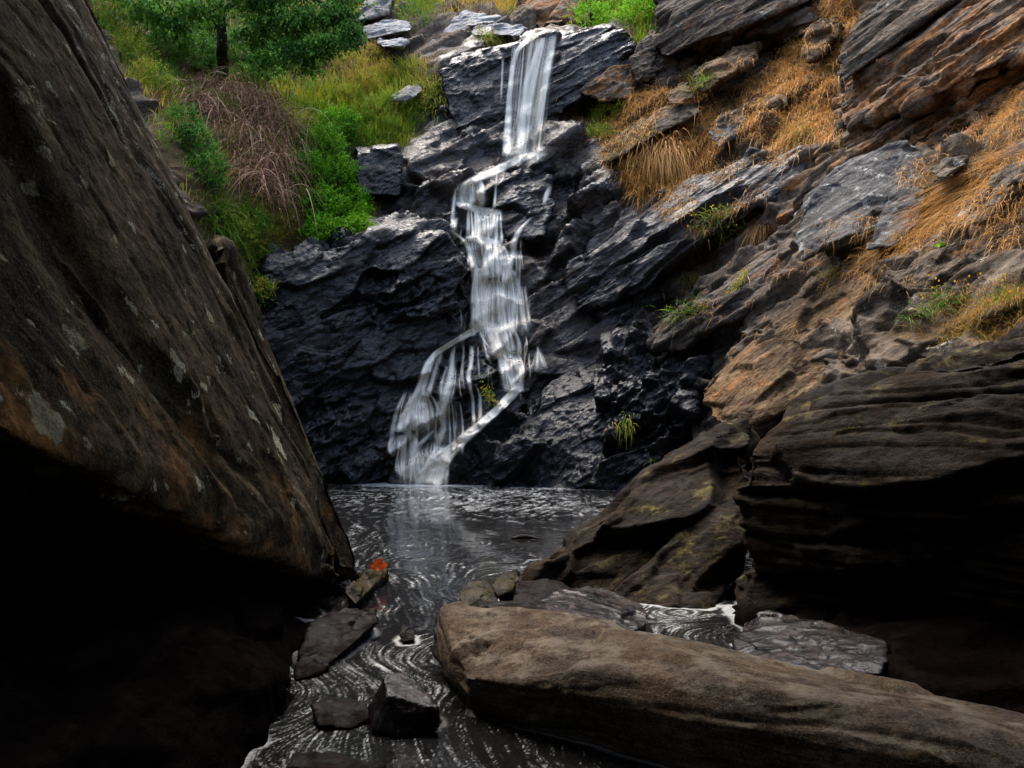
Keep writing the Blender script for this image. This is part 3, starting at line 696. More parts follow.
rock('foreground_slab', [[(444, 610, 4.98), (458, 604, 5.05), (540, 614, 4.75), (640, 632, 4.4), (720, 650, 4.15), (860, 680, 3.7), (1024, 714, 3.3), (1250, 760, 2.8), (1250, 830, 2.3), (1024, 760, 2.70), (850, 703, 3.05), (670, 680, 3.50), (592, 672, 3.68), (530, 686, 3.82), (464, 678, 4.08),
      (440, 652, 4.8), (490, 780, 4.15), (560, 810, 4.0), (700, 830, 3.75), (1024, 910, 3.05), (1250, 970, 2.6), (452, 700, 4.6), (700, 720, 4.3), (1200, 860, 3)]], 0.009, M_SLAB,
     D(FLAT, ((0.9, 0.7, 0.22), 0.026, 0.9, 0), ((0.3, 0.22, 0.06), 0.012, 1.1, 0), ((0.08, 0.06, 0.025), 0.0035, 1.3, 0), fb=0.005, fs=11, seed=82, bed=((0.17, 0.008, 0.018),)), smooth=1,
     label='long flat brown slab lying across the bottom right foreground', cat='rock slab')
SM = lambda s, a=1.0: D(FLAT, ((0.3, 0.26, 0.16), 0.012 * a, 1.0, 0), ((0.1, 0.09, 0.05), 0.006 * a, 1.2, 0), fb=0.005, fs=16, seed=s)
def stone(hull, mat, s, label, vox=0.008, a=1.0):
    rock('stream_stone', [hull], vox, mat, SM(s, a), smooth=2, label=label, cat='stone', group='stones lying in the stream')
stone([(383, 676, 4.02), (400, 669, 4.10), (414, 673, 4.08), (421, 688, 3.96), (386, 693, 3.86), (414, 700, 3.86), (434, 698, 3.93), (438, 708, 3.86), (372, 732, 3.84), (400, 738, 3.78), (439, 726, 3.84), (366, 706, 3.98), (368, 738, 4.0), (440, 735, 4.1), (402, 730, 4.3)], M_SHINY, 90, 'square purple-brown stone with a shiny wet top in the midstream swirl')
stone([(312, 706, 4.05), (330, 698, 4.2), (366, 700, 4.15), (374, 716, 4.0), (350, 728, 3.9), (318, 726, 3.9), (320, 745, 4.0), (372, 740, 4.1), (340, 700, 4.5)], M_STREAM, 91, 'low flat stone touching the square midstream stone on its left')
stone([(300, 650, 5.0), (312, 622, 5.4), (345, 606, 5.7), (374, 608, 5.75), (378, 622, 5.5), (350, 646, 5.1), (318, 674, 4.7), (296, 680, 4.6), (310, 690, 5.0), (375, 640, 5.8), (300, 640, 5.8)], M_STREAM, 92, 'dark wedge of stone at the foot of the giant boulder', a=1.3)
stone([(345, 592, 6.3), (356, 578, 6.7), (374, 566, 7.3), (386, 566, 7.5), (386, 574, 7.3), (370, 590, 6.6), (356, 604, 6.2), (350, 612, 6.4), (388, 580, 7.6)], M_MOSSY, 93, 'reddish stone under the red leaf beside the giant boulder tip')
stone([(285, 768, 3.4), (300, 752, 3.55), (340, 750, 3.5), (385, 768, 3.35), (360, 800, 3.3), (300, 800, 3.4), (340, 752, 3.8)], M_STREAM, 94, 'barely showing dark stone at the bottom edge of the stream')
stone([(398, 634, 5.45), (404, 624, 5.6), (416, 630, 5.55), (414, 640, 5.35), (402, 642, 5.35), (408, 650, 5.5)], M_STREAM, 95, 'tiny dark stone in the current left of the foreground slab', vox=0.006)
stone([(430, 650, 4.75), (437, 618, 5.1), (452, 606, 5.3), (460, 640, 4.8), (470, 690, 4.2), (455, 680, 4.35), (450, 620, 5.6), (475, 700, 4.6)], M_STREAM, 96, 'thin dark wedge of stone leaning on the left end of the foreground slab')
stone([(458, 596, 6.1), (464, 584, 6.3), (480, 582, 6.4), (498, 590, 6.3), (500, 604, 6.0), (470, 610, 5.9), (460, 608, 6.0), (495, 586, 6.7), (480, 620, 6.2)], M_MOSSY, 97, 'mossy yellow-brown stone at the left end of the stones behind the slab')
stone([(490, 584, 6.3), (500, 572, 6.6), (516, 568, 6.8), (520, 578, 6.6), (512, 590, 6.3), (498, 596, 6.1), (520, 572, 7.0), (510, 610, 6.4)], M_MOSSY, 98, 'upright olive stone behind the mossy yellow-brown stone')
stone([(512, 600, 6.0), (516, 580, 6.4), (545, 578, 6.5), (574, 590, 6.4), (572, 604, 6.0), (540, 612, 5.7), (516, 612, 5.8), (560, 582, 6.9), (540, 630, 6.0)], M_STREAM, 99, 'black angular stone left of the pinkish wet slab')
stone([(522, 608, 5.7), (548, 596, 6.0), (588, 586, 6.3), (602, 592, 6.2), (622, 598, 6.1), (642, 606, 5.9), (650, 622, 5.6), (630, 634, 5.3), (575, 626, 5.3), (540, 616, 5.4), (600, 590, 6.7), (640, 640, 5.7), (560, 640, 5.5)], M_SHINY, 100, 'pinkish wet slab glinting behind the foreground slab')
stone([(486, 604, 5.6), (520, 602, 5.6), (548, 608, 5.5), (552, 616, 5.3), (510, 616, 5.2), (488, 610, 5.4), (520, 630, 5.4)], M_STREAM, 101, 'slim brown stone along the back edge of the foreground slab')
stone([(732, 640, 5.0), (745, 622, 5.3), (765, 610, 5.5), (800, 622, 5.3), (850, 634, 5.0), (886, 640, 4.8), (892, 656, 4.5), (880, 674, 4.3), (820, 672, 4.35), (760, 660, 4.6), (736, 654, 4.8), (820, 630, 5.8), (880, 700, 4.6), (760, 690, 4.8)], M_SHINY, 102, 'glistening black rock under the large layered boulder', vox=0.01, a=1.4)
# ------------------------------------------------------------------ lips of bank under the giant boulder, and the bed
BK = D(FLAT, ((0.7, 0.6, 0.3), 0.07, 1, 0.03), ((0.25, 0.2, 0.1), 0.03, 1, 0), fb=0.02, seed=110)
rock('bank_rock', [[(-4.5, 0.4, -0.6), (-0.8, 1.0, -0.6), (-0.85, 3.2, -0.6), (-0.9, 4.3, -0.6), (-1.1, 5.4, -0.6), (-1.3, 7.5, -0.5), (-4.5, 8.5, -0.5), (-1.15, 1.2, 0.12), (-1.15, 3.4, 0.10), (-1.2, 4.6, 0.06), (-1.7, 5.4, 0.10), (-1.8, 7.0, 0.10), (-4.2, 1, 0.6), (-4.4, 7.5, 1.3), (-2.3, 7.6, 0.75), (-4.3, 4.0, 1.0)]], 0.03, M_SHADEBANK, BK, world=True,
     label='bank of rock painted shade-black in the hollow under the giant boulder', cat='rock')
rock('bank_rock', [[(0.9, 5.6, -0.6), (1.2, 4.2, -0.6), (2.2, 2.4, -0.6), (5, 2.0, -0.5), (5, 9, -0.5), (1.2, 9, -0.6), (1.5, 4.6, 0.02), (2.4, 2.9, 0.1), (4.5, 3, 0.5), (4.5, 8, 0.5), (1.6, 6.0, 0.0)]], 0.03, M_SHADEBANK, BK, world=True,
     label='bank of rock painted shade-black below the large layered boulder, behind the slab', cat='rock')
bed = np.array([[-40, -30, -0.7], [40, -30, -0.7], [40, 24, -0.7], [-40, 24, -0.7]])
link('stream_bed', new_mesh('stream_bed', bed, np.array([[0, 1, 2, 3]])), M_STREAM, kind='structure')

# added unseen overhang behind the camera, shaped to keep the sky off near rocks
OV = D(FLAT, ((1.8, 1.5, 0.5), 0.2, 1, 0), ((0.6, 0.5, 0.2), 0.08, 1.2, 0), fb=0.05, seed=120)
rock('sky_blocker', [[(-9, -3.2, -0.7), (9, -3.2, -0.7), (9, -2.6, 3), (-9, -2.6, 3), (-9, 3.0, 5.6), (9, 3.0, 5.6), (-9, 6.6, 8.2), (9, 6.6, 8.2), (9, 6.2, 10.5), (-9, 6.2, 10.5), (-9, -6, -0.7), (9, -6, -0.7), (9, -6, 9), (-9, -6, 9)],
      [(-26, -3.4, -0.7), (26, -3.4, -0.7), (26, -5, 12), (-26, -5, 12), (24, -9, 21), (-24, -9, 21), (-26, -16, -0.7), (26, -16, -0.7), (24, -16, 21), (-24, -16, 21)]], 0.16, M_RIGHT, OV, world=True, surf=False)
w_ = bpy.data.objects['sky_blocker']
for k_ in ('label', 'category'):
    if k_ in w_: del w_[k_]
w_['kind'] = 'structure'

# ------------------------------------------------------------------ surface lookup for plants and water
_vs, _fs, _o = [], [], 0
for V_, F_ in SURF:
    if V_[:, 1].mean() < 8.0:
        continue
    _vs.append(V_); _fs.append(F_ + _o); _o += len(V_)
BVH = BVHTree.FromPolygons(np.concatenate(_vs).tolist(), np.concatenate(_fs).tolist(), epsilon=0.0)
EYE = Vector((0, 0, CAM_H))
def hit(px, py):
    """surface point and normal seen at a picture position"""
    loc, nrm, idx, dist = BVH.ray_cast(EYE, Vector(ray(px, py)), 200)
    if loc is None:
        d = float(depth(np.array([px]), np.array([py]))[0])
        return P(px, py, d), np.array([0, -0.7, 0.7])
    n = np.array(nrm)
    if n @ ray(px, py) > 0: n = -n
    return np.array(loc), n
def hits(px, py):
    r = [hit(a, b) for a, b in zip(px, py)]
    return np.array([x[0] for x in r]), np.array([x[1] for x in r])

# ------------------------------------------------------------------ the pool and stream
def water_grid():
    ys = [1.9]
    while ys[-1] < 22.5:
        ys.append(ys[-1] + max(0.010, 0.0032 * ys[-1] * max(1.0, ys[-1] / 7)))
    ys = np.array(ys)
    u = np.linspace(-1, 1, 620)
    Y, U = np.meshgrid(ys, u, indexing='ij')
    half = np.interp(ys, [1.9, 3, 6, 9, 13, 22.5], [1.6, 1.8, 2.6, 4.2, 6.5, 9])
    cen = np.interp(ys, [1.9, 3.5, 5, 7, 9, 14, 22.5], [-0.6, -0.5, -0.6, -0.4, 0.2, 0.5, -0.3])
    return cen[:, None] + U * half[:, None], Y, len(ys), 620
WX, WY, nr, nc = water_grid()
wx, wy = WX.ravel().astype(np.float32), WY.ravel().astype(np.float32)
VORT = [(-0.95, 5.3, 0.45, 0.5), (0.9, 13.0, 2.6, 1.3), (-2.0, 15.0, 2.0, -0.8), (2.4, 9.6, 1.5, -0.6), (-0.25, 4.5, 0.4, -0.30), (-1.1, 3.6, 0.4, 0.3), (-0.6, 8.2, 0.9, 0.35), (-0.9, 4.4, 0.35, -0.25), (0.1, 7.0, 0.8, 0.3)]
def psi(x, y):
    xc = np.interp(y, [2, 3.0, 3.6, 4.3, 5.0, 5.8, 7.0, 9.0, 13, 20], [-0.35, -0.28, -0.42, -0.62, -0.70, -0.62, -0.75, -0.6, -0.3, -1.6])
    w = np.interp(y, [2, 3.6, 5.0, 7, 9, 13, 20], [0.5, 0.35, 0.35, 0.8, 2.0, 3.5, 2.5])
    s = np.tanh((x - xc) / (w * 1.6)) * 1.2
    for vx, vy, r, a in VORT:
        s = s + a * np.exp(-((x - vx) ** 2 + (y - vy) ** 2) / r ** 2)
    z = np.zeros_like(x)
    s = s + 0.16 * vnoise(np.stack([x * 1.5, y * 1.1, z], -1), 401) + 0.05 * vnoise(np.stack([x * 3.4, y * 2.6, z], -1), 402)
    return s
def vel(x, y):
    e = 0.01
    vx = (psi(x, y + e) - psi(x, y - e))
    vy = -(psi(x + e, y) - psi(x - e, y))
    l = np.sqrt(vx * vx + vy * vy) + 1e-6
    return vx / l, vy / l
def lic(step, n, size, seed):
    acc = np.zeros(len(wx)); tot = 0
    for sgn in (1, -1):
        x, y = wx.copy(), wy.copy()
        for k in range(n):
            acc += hf(np.floor(x / size).astype(np.int64), np.floor(y / size).astype(np.int64), np.zeros(len(x), np.int64), seed); tot += 1
            vx, vy = vel(x, y)
            x = x + sgn * step * vx; y = y + sgn * step * vy
    acc /= tot
    return (acc - 0.5) * math.sqrt(tot) * 1.8
near_l = lic(0.010, 13, 0.0085, 5)
mid_l = lic(0.020, 11, 0.019, 6)
far_l = lic(0.045, 8, 0.055, 7)
t1 = np.clip((wy - 4.2) / 2.5, 0, 1); t2 = np.clip((wy - 8.5) / 4, 0, 1)
L_ = near_l * (1 - t1) + mid_l * t1
L_ = L_ * (1 - t2) + far_l * t2
z0 = np.zeros_like(wx)
patch = fbm(np.stack([wx * 1.1, wy * 0.8, z0], -1), 4, 31)
p2 = vnoise(np.stack([wx * 0.45, wy * 0.30, z0], -1), 33)
foam = np.clip((L_ - 0.12 + 0.8 * patch) / 1.5, 0, 1) ** 1.9
far_p = np.clip((wy - 8.5) / 3, 0, 1)
foam = foam * (1 - far_p) + far_p * np.clip((L_ * 0.6 + 0.9 * patch + 0.5 * p2 - 0.25) / 1.5, 0, 1) * 0.8
foam *= 0.68 * (0.75 + 0.5 * vnoise(np.stack([wx * 9, wy * 9, z0], -1), 35))
# froth where the fall lands, and a thin line along every shore
foot = P(432, 481, 18.6)
spk = np.clip((vnoise(np.stack([wx * 13, wy * 6.5, z0], -1), 44) - 0.42) / 0.3, 0, 1) * np.exp(-((wy - 14.2) / 2.6) ** 2) * np.clip(0.6 + 1.4 * p2, 0, 1)
foam = np.maximum(foam, 0.2 * spk)
fd = np.hypot((wx - foot[0]) / 1.5, (wy - foot[1]) / 0.9)
foam = np.maximum(foam, np.clip(1.25 - fd, 0, 1) * (0.75 + 0.25 * vnoise(np.stack([wx * 6, wy * 6, z0], -1), 36)))
from mathutils.kdtree import KDTree
sh = np.concatenate([V_[np.abs(V_[:, 2]) < 0.022] for V_, F_ in SURF])
sh = sh[(sh[:, 1] > 1.5) & (sh[:, 1] < 21)]
sh = sh[::max(1, len(sh) // 60000)]
kd = KDTree(len(sh))
for i_, q_ in enumerate(sh): kd.insert((q_[0], q_[1], 0), i_)
kd.balance()
sd = np.array([kd.find((a, b, 0))[2] for a, b in zip(wx.tolist(), wy.tolist())], np.float32)
wid = 0.002 + 0.0022 * wy + 0.010 * np.clip(vnoise(np.stack([wx * 5, wy * 5, z0], -1), 37), 0, 1)
off = 0.004 + 0.03 * np.clip(vnoise(np.stack([wx * 2.2, wy * 2.2, z0], -1), 38), 0, 1)
line = np.exp(-((sd - off) / wid) ** 2) * np.clip(0.55 + 1.0 * vnoise(np.stack([wx * 1.7, wy * 1.7, z0], -1), 39), 0, 1)
foam = np.maximum(foam, line * 0.42)
wz = 0.004 * vnoise(np.stack([wx * 2.4, wy * 1.8, z0], -1), 41) + 0.0012 * L_ * (1 - far_p)
t = NT('stream_water')
fo = t.attr('foam')
wpos = t.pos()
wb = t.noise(t.mapping(wpos, scale=(1, 1.0, 1)), 3.0, 3, 0.5)
dark = t.bsdf((0.006, 0.006, 0.006), 0.10, t.bump(wb, 0.25, 0.02), spec=0.5, IOR=1.33)
white = t.bsdf((0.55, 0.57, 0.57), 0.5)
mx = t.n('ShaderNodeMixShader'); t.put(mx.inputs[0], fo); t.put(mx.inputs[1], dark); t.put(mx.inputs[2], white)
M_WATER = t.done(mx.outputs[0])
wme = new_mesh('water', np.stack([wx, wy, wz], -1), grid_faces(nr, nc))
attr(wme, 'foam', foam)
link('water', wme, M_WATER, kind='structure')

# ------------------------------------------------------------------ the waterfall
t = NT('falling_water')
al = t.attr('alpha')
df = t.n('ShaderNodeBsdfDiffuse'); df.inputs['Color'].default_value = (0.96, 0.91, 0.79, 1)
tl = t.n('ShaderNodeBsdfTranslucent'); tl.inputs['Color'].default_value = (0.96, 0.91, 0.79, 1)
m1 = t.n('ShaderNodeMixShader'); m1.inputs[0].default_value = 0.2
t.put(m1.inputs[1], df.outputs[0]); t.put(m1.inputs[2], tl.outputs[0])
tr = t.n('ShaderNodeBsdfTransparent')
m2 = t.n('ShaderNodeMixShader'); t.put(m2.inputs[0], al); t.put(m2.inputs[1], tr.outputs[0]); t.put(m2.inputs[2], m1.outputs[0])
M_FALL = t.done(m2.outputs[0])
class Ribbons:
    def __init__(s): s.V, s.F, s.A, s.o = [], [], [], 0
    def add(s, pts, alpha=0.8, seed=0, free=False, soft=1.0, streak=0.5, sfreq=0.5):
        """pts: picture column, row, width of a strand; it is laid on the rock found there"""
        pts = np.array(pts, float)
        seg = np.r_[0, np.cumsum(np.hypot(np.diff(pts[:, 0]), np.diff(pts[:, 1])))]
        n = max(6, int(seg[-1] / 2.0))
        tt = np.linspace(0, seg[-1], n)
        c = np.stack([np.interp(tt, seg, pts[:, k]) for k in range(3)], -1)
        for _ in range(3):
            c[1:-1] = (c[:-2] + 2 * c[1:-1] + c[2:]) / 4
        d = np.gradient(c[:, :2], axis=0); d /= np.linalg.norm(d, axis=1)[:, None] + 1e-9
        nrm = np.stack([d[:, 1], -d[:, 0]], -1)
        nrm[np.abs(d[:, 1]) > 0.5] = (1, 0)
        for _ in range(4): nrm[1:-1] = (nrm[:-2] + 2 * nrm[1:-1] + nrm[2:]) / 4
        m = max(5, int(pts[:, 2].max() / 1.1) | 1)
        u = np.linspace(-1, 1, m)
        px = c[:, None, 0] + nrm[:, None, 0] * u[None] * c[:, None, 2] / 2
        py = c[:, None, 1] + nrm[:, None, 1] * u[None] * c[:, None, 2] / 2
        H, _n = hits(px.ravel(), py.ravel())
        dep = H[:, 1].reshape(n, m)
        sm = dep.copy()
        k_ = 10 if free else 3
        for _ in range(k_):
            sm[1:-1] = (sm[:-2] + 2 * sm[1:-1] + sm[2:]) / 4
            sm[:, 1:-1] = (sm[:, :-2] + 2 * sm[:, 1:-1] + sm[:, 2:]) / 4
        dep = np.minimum(dep, sm) - 0.035 - 0.03 * (1 - u[None] ** 2)
        if free:
            dep = np.minimum(dep, dep.mean(1).min() * 0 + np.minimum.accumulate(dep, 0))
        X = P(px.ravel(), py.ravel(), dep.ravel())
        q = np.stack([(u[None] * c[:, None, 2] / 2 * sfreq + 0 * px).ravel() + 13.7 * seed, (tt[:, None] * 0.011 + 0 * px).ravel(), np.full(n * m, seed * 3.1)], -1)
        st = 0.5 + 0.5 * vnoise(q, 77) + 0.35 * vnoise(q * np.array([2.3, 1.5, 1]), 78)
        ends = np.clip(np.minimum(tt - 0, (tt[-1] - tt)) / min(8.0, tt[-1] / 3) + 0.15, 0, 1)
        a = alpha * (1 - np.abs(u[None]) ** 2) ** soft * ends[:, None]
        a = a.ravel() * (1 - streak + streak * np.clip(st, 0, 1.3))
        if pts.shape[1] > 3:
            a = a * np.repeat(np.interp(tt, seg, pts[:, 3]), m)
        s.V.append(X); s.A.append(0.98 * (1 - (1 - np.clip(a, 0, 0.95)) ** 1.55))
        s.F.append(grid_faces(n, m) + s.o); s.o += n * m
    def build(s, name, parent):
        me = new_mesh(name, np.concatenate(s.V), np.concatenate(s.F))
        attr(me, 'alpha', np.concatenate(s.A))
        return link(name, me, M_FALL, parent=parent)
fall = empty('waterfall', tuple(P(432, 482, 18.8)), 'tall silky white waterfall dropping down stepped black rock into the pool', 'waterfall')
def lerp(a, b, t): return a + (b - a) * t
def fan(R, top, bot, n, w, al, mid=None, free=False, seed=0, jit=1.0, sheet=0.25, ease=1.0):
    sheet *= 0.75; al = min(0.95, al * 1.2)
    """a veil: n soft threads from a line (x0, x1, y0, y1) to another, with a faint sheet behind"""
    r_ = random.Random(seed * 977 + 5)
    def at(L, u): return lerp(L[0], L[1], u), lerp(L[2], L[3], u) if len(L) > 3 else L[2]
    def path(u0, u1, wd, end):
        xa, ya = at(top, u0); xb, yb = at(bot, u1)
        yb = lerp(ya, yb, end)
        out = []
        for k in range(6):
            q = k / 5
            x = lerp(xa, xb, (1 - (1 - q) ** 2) if ease > 1 else q)
            if mid: x += mid * math.sin(math.pi * q) * (u0 - 0.5) * 2
            out.append((x + r_.uniform(-.4, .4) * jit, lerp(ya, yb, q), wd * (0.8 + 0.5 * q)))
        return out
    if sheet:
        xa, xb = abs(top[1] - top[0]), abs(bot[1] - bot[0])
        p = path(0.5, 0.5, 1, 1)
        p = [(x, y, lerp(xa, xb, k / 5) + 3 + (2 * abs(mid or 0) * math.sin(math.pi * k / 5))) for k, (x, y, _) in enumerate(p)]
        R.add(p, sheet, seed + 0.5, free, 0.8, 0.75, 0.55)
    for k in range(n):
        u = (k + r_.uniform(0.1, 0.9)) / n
        R.add(path(u, min(1, max(0, u + r_.uniform(-.14, .14))), w * r_.uniform(0.6, 1.5), r_.uniform(0.62, 1.08)), al * r_.uniform(0.35, 1.15), seed * 31 + k, free, 2.0, 0.45, 0.5)
R = Ribbons()
fan(R, (531, 556, 40, 35), (516, 541, 156), 13, 3.6, 0.5, free=True, seed=1, sheet=0.32)
R.add([(544, 38, 6), (536, 54, 7), (527, 82, 8), (523, 115, 8), (520, 154, 11)], 0.7, 2, True, 1.5, 0.3)
R.add([(554, 35, 8), (551, 50, 9), (547, 75, 8), (542, 102, 8), (539, 130, 6)], 0.55, 3, True, 1.5, 0.3)
R.add([(529, 39, 9), (517, 50, 6), (513, 64, 6), (509, 100, 7), (507, 156, 11)], 0.72, 4, True, 1.5, 0.3)
fan(R, (512, 530, 46, 40), (503, 522, 156), 9, 3.0, 0.28, free=True, seed=5, sheet=0.14)
R.add([(503, 58, 3), (502, 80, 3), (501, 100, 3)], 0.4, 6, True)
R.build('upper_veil', fall)
R = Ribbons()
C = lambda *p, a=0.7, s=0, st=0.5, soft=2.0, f=0.5: R.add(p, a, s, False, soft, st, f)
for k_ in range(7):
    o_ = random.uniform(-4, 4)
    C((random.uniform(530, 550), 154 + o_ * .4, 4), (520, 158 + o_ * .5, 6), (502, 168 + o_ * .6, 6), (481, 177 + o_ * .6, 6), (460 + random.uniform(0, 10), 186 + o_ * .4, 5), a=random.uniform(.35, .7), s=1000 + k_)
C((534, 146, 56), (528, 156, 54), (515, 166, 34), a=0.34, s=11, st=0.6, soft=0.9)
fan(R, (458, 482, 185, 178), (453, 486, 207), 9, 4.5, 0.5, seed=12, mid=3, sheet=0.36)
C((478, 178, 7), (482, 188, 8), (482, 206, 9), a=0.75, s=13)
C((456, 188, 4), (454, 200, 5), (453, 212, 5), (453, 228, 7), a=0.7, s=14)
C((497, 172, 3), (496, 185, 4), (494, 208, 4), a=0.6, s=15)
C((504, 174, 2), (502, 182, 3), (496, 186, 3), a=0.5, s=16)
C((455, 203, 6), (466, 206, 9), (480, 210, 9), (502, 213, 6), a=0.8, s=17, soft=1.2)
fan(R, (468, 502, 208, 212), (468, 502, 247), 13, 4.0, 0.7, seed=18, sheet=0.30)
C((457, 217, 5), (455, 222, 7), (453, 231, 7), a=0.7, s=25)
C((450, 230, 6), (464, 240, 7), (472, 254, 9), (475, 274, 10), (477, 300, 11), (478, 326, 11), a=0.78, s=26)
C((464, 238, 7), (480, 239, 9), (502, 244, 7), a=0.7, s=27, soft=1.2)
fan(R, (467, 488, 240), (474, 490, 270), 6, 4.0, 0.4, seed=28, mid=4, sheet=0.25)
fan(R, (488, 504, 242, 246), (486, 509, 278), 9, 5.0, 0.7, seed=29, mid=3, sheet=0.45)
C((486, 262, 8), (484, 280, 12), (484, 300, 12), (485, 328, 13), a=0.6, s=30)
fan(R, (475, 483, 268), (472, 489, 331), 8, 4.6, 0.7, seed=31, mid=3, sheet=0.24)
fan(R, (490, 500, 280), (485, 505, 331), 9, 4.6, 0.75, seed=311, mid=4, sheet=0.30)
fan(R, (503, 511, 268), (503, 518, 331), 7, 4.6, 0.65, seed=312, mid=3, sheet=0.20)
fan(R, (484, 496, 262), (482, 498, 290), 5, 4.0, 0.45, seed=313, mid=3, sheet=0.16)
C((550, 186, 5), (546, 196, 7), (544, 205, 5), a=0.65, s=32)
C((532, 217, 4), (520, 229, 7), (514, 242, 9), (512, 258, 9), (508, 270, 10), (505, 286, 10), a=0.8, s=33)
C((519, 250, 3), (520, 265, 4), (519, 280, 4), (518, 304, 5), a=0.5, s=34)
C((507, 268, 6), (514, 272, 8), (519, 290, 8), (522, 315, 7), (527, 332, 6), a=0.5, s=35)
fan(R, (514, 526, 286), (512, 532, 336), 5, 3.0, 0.35, seed=351, sheet=0.15)
C((468, 326, 10), (490, 328, 14), (514, 328, 10), a=0.7, s=36, soft=1.2)
fan(R, (478, 514, 328), (488, 522, 362), 11, 5.0, 0.6, seed=37, mid=2, sheet=0.34)
for k_ in range(6):
    o_, e_ = random.uniform(-3, 3), random.uniform(-7, 7)
    C((482, 327 + o_, 5), (462, 338 + o_, 6), (447, 347 + o_, 7), (436, 354 + o_, 7), (428 + e_ * .3, 365 + o_, 6), (424 + e_ * .5, 377, 7), (420 + e_ * .6, 391, 7), (413 + e_ * .8, 403, 8), (406 + e_, 417, 8), (402 + e_, 432, 8), a=random.uniform(.4, .75), s=380 + k_, soft=2.2)
fan(R, (428, 444, 358, 350), (410, 430, 402), 7, 4.0, 0.5, seed=39, sheet=0.12)
fan(R, (404, 430, 392), (392, 442, 440), 10, 4.0, 0.45, seed=501, mid=4, sheet=0.12)
fan(R, (396, 430, 448), (394, 438, 487), 14, 3.4, 0.5, seed=502, mid=2, sheet=0.2)
fan(R, (436, 460, 400), (430, 462, 452), 8, 3.4, 0.4, seed=503, mid=2, sheet=0.1)
fan(R, (412, 424, 398), (398, 436, 432), 11, 5.0, 0.55, seed=50, mid=3, sheet=0.34)
fan(R, (393, 416, 436, 434), (390, 417, 456), 9, 5.0, 0.6, seed=51, mid=3, sheet=0.4)
fan(R, (396, 416, 452), (398, 416, 487), 6, 3.5, 0.35, seed=52, sheet=0.15)
C((436, 428, 5), (424, 440, 9), (414, 450, 11), (411, 462, 10), (412, 478, 11), a=0.65, s=53)
fan(R, (420, 440, 444, 440), (412, 440, 487), 8, 4.0, 0.45, seed=54, mid=3, sheet=0.22)
C((455, 345, 5), (452, 356, 7), (452, 370, 8), (449, 382, 11), (445, 396, 14), (443, 412, 12), (443, 430, 10), (438, 446, 9), a=0.65, s=55)
fan(R, (446, 456, 366), (438, 452, 404), 6, 4.0, 0.4, seed=551, mid=2, sheet=0.22)
C((472, 346, 5), (472, 360, 5), (468, 376, 7), (470, 386, 5), (473, 402, 5), (474, 426, 5), a=0.65, s=56)
C((476, 384, 3), (480, 396, 5), (480, 422, 6), a=0.45, s=57)
C((464, 344, 3), (463, 360, 4), (461, 382, 5), a=0.35, s=571)
C((492, 334, 7), (498, 346, 8), (503, 360, 8), (508, 374, 9), (514, 390, 10), a=0.8, s=58)
fan(R, (499, 518, 350, 352), (504, 524, 390), 9, 5.0, 0.65, seed=59, mid=3, sheet=0.4)
C((518, 350, 5), (521, 372, 7), (521, 388, 6), a=0.6, s=60)
C((538, 346, 3), (538, 356, 5), a=0.5, s=61)
fan(R, (536, 541, 352), (530, 548, 372), 6, 3.5, 0.4, seed=611, sheet=0.2)
for k_ in range(9):
    o_, e_ = random.uniform(-4, 4), random.uniform(-11, 11)
    C((522 + o_ * .4, 384 + o_, 5), (511 + o_ * .3, 396 + o_, 7), (496, 411 + o_, 7), (477, 428 + o_, 8), (459 + e_ * .2, 441 + o_, 9), (445 + e_ * .5, 453 + o_, 11), (435 + e_ * .8, 466, 12), (428 + e_, 486, 13), a=random.uniform(.45, .85), s=620 + k_, soft=2.2)
C((482, 428, 6), (464, 443, 9), (452, 456, 9), (444, 468, 8), (440, 480, 9), a=0.6, s=63)
fan(R, (436, 452, 446, 444), (414, 446, 487), 10, 4.0, 0.5, seed=64, sheet=0.3)
for k_ in range(34):          # thin stray runnels either side
    x_ = random.uniform(458, 530); y_ = random.uniform(226, 380)
    C((x_, y_, 2), (x_ + random.uniform(-2, 2), y_ + random.uniform(8, 14), 2.5), (x_ + random.uniform(-3, 3), y_ + random.uniform(18, 34), 2.5), a=random.uniform(.15, .4), s=100 + k_)
R.build('cascade', fall)

# ------------------------------------------------------------------ plants
def leaf_mat(name, stops, trans=0.35, rough=0.6):
    t = NT(name)
    r = t.n('ShaderNodeValToRGB')
    r.color_ramp.interpolation = 'LINEAR'
    els = r.color_ramp.elements
    els[0].position, els[0].color = stops[0][0], (*stops[0][1], 1)
    els[1].position, els[1].color = stops[-1][0], (*stops[-1][1], 1)
    for p_, c_ in stops[1:-1]:
        e = els.new(p_); e.color = (*c_, 1)
    t.put(r.inputs[0], t.attr('tint'))
    b = t.bsdf(r.outputs[0], rough, spec=0.12)
    tl = t.n('ShaderNodeBsdfTranslucent'); t.put(tl.inputs['Color'], r.outputs[0])
    m = t.n('ShaderNodeMixShader'); m.inputs[0].default_value = trans
    t.put(m.inputs[1], b); t.put(m.inputs[2], tl.outputs[0])
    return t.done(m.outputs[0])
M_GRASS = leaf_mat('grass_blades', [(0.0, (0.025, 0.09, 0.008)), (0.35, (0.095, 0.20, 0.015)), (0.6, (0.28, 0.28, 0.025)), (0.8, (0.38, 0.23, 0.045)), (1.0, (0.27, 0.12, 0.045))])
M_DRY = leaf_mat('dry_grass', [(0.0, (0.055, 0.075, 0.012)), (0.2, (0.26, 0.15, 0.025)), (0.55, (0.40, 0.18, 0.04)), (0.8, (0.50, 0.29, 0.10)), (1.0, (0.16, 0.065, 0.025))], 0.3)
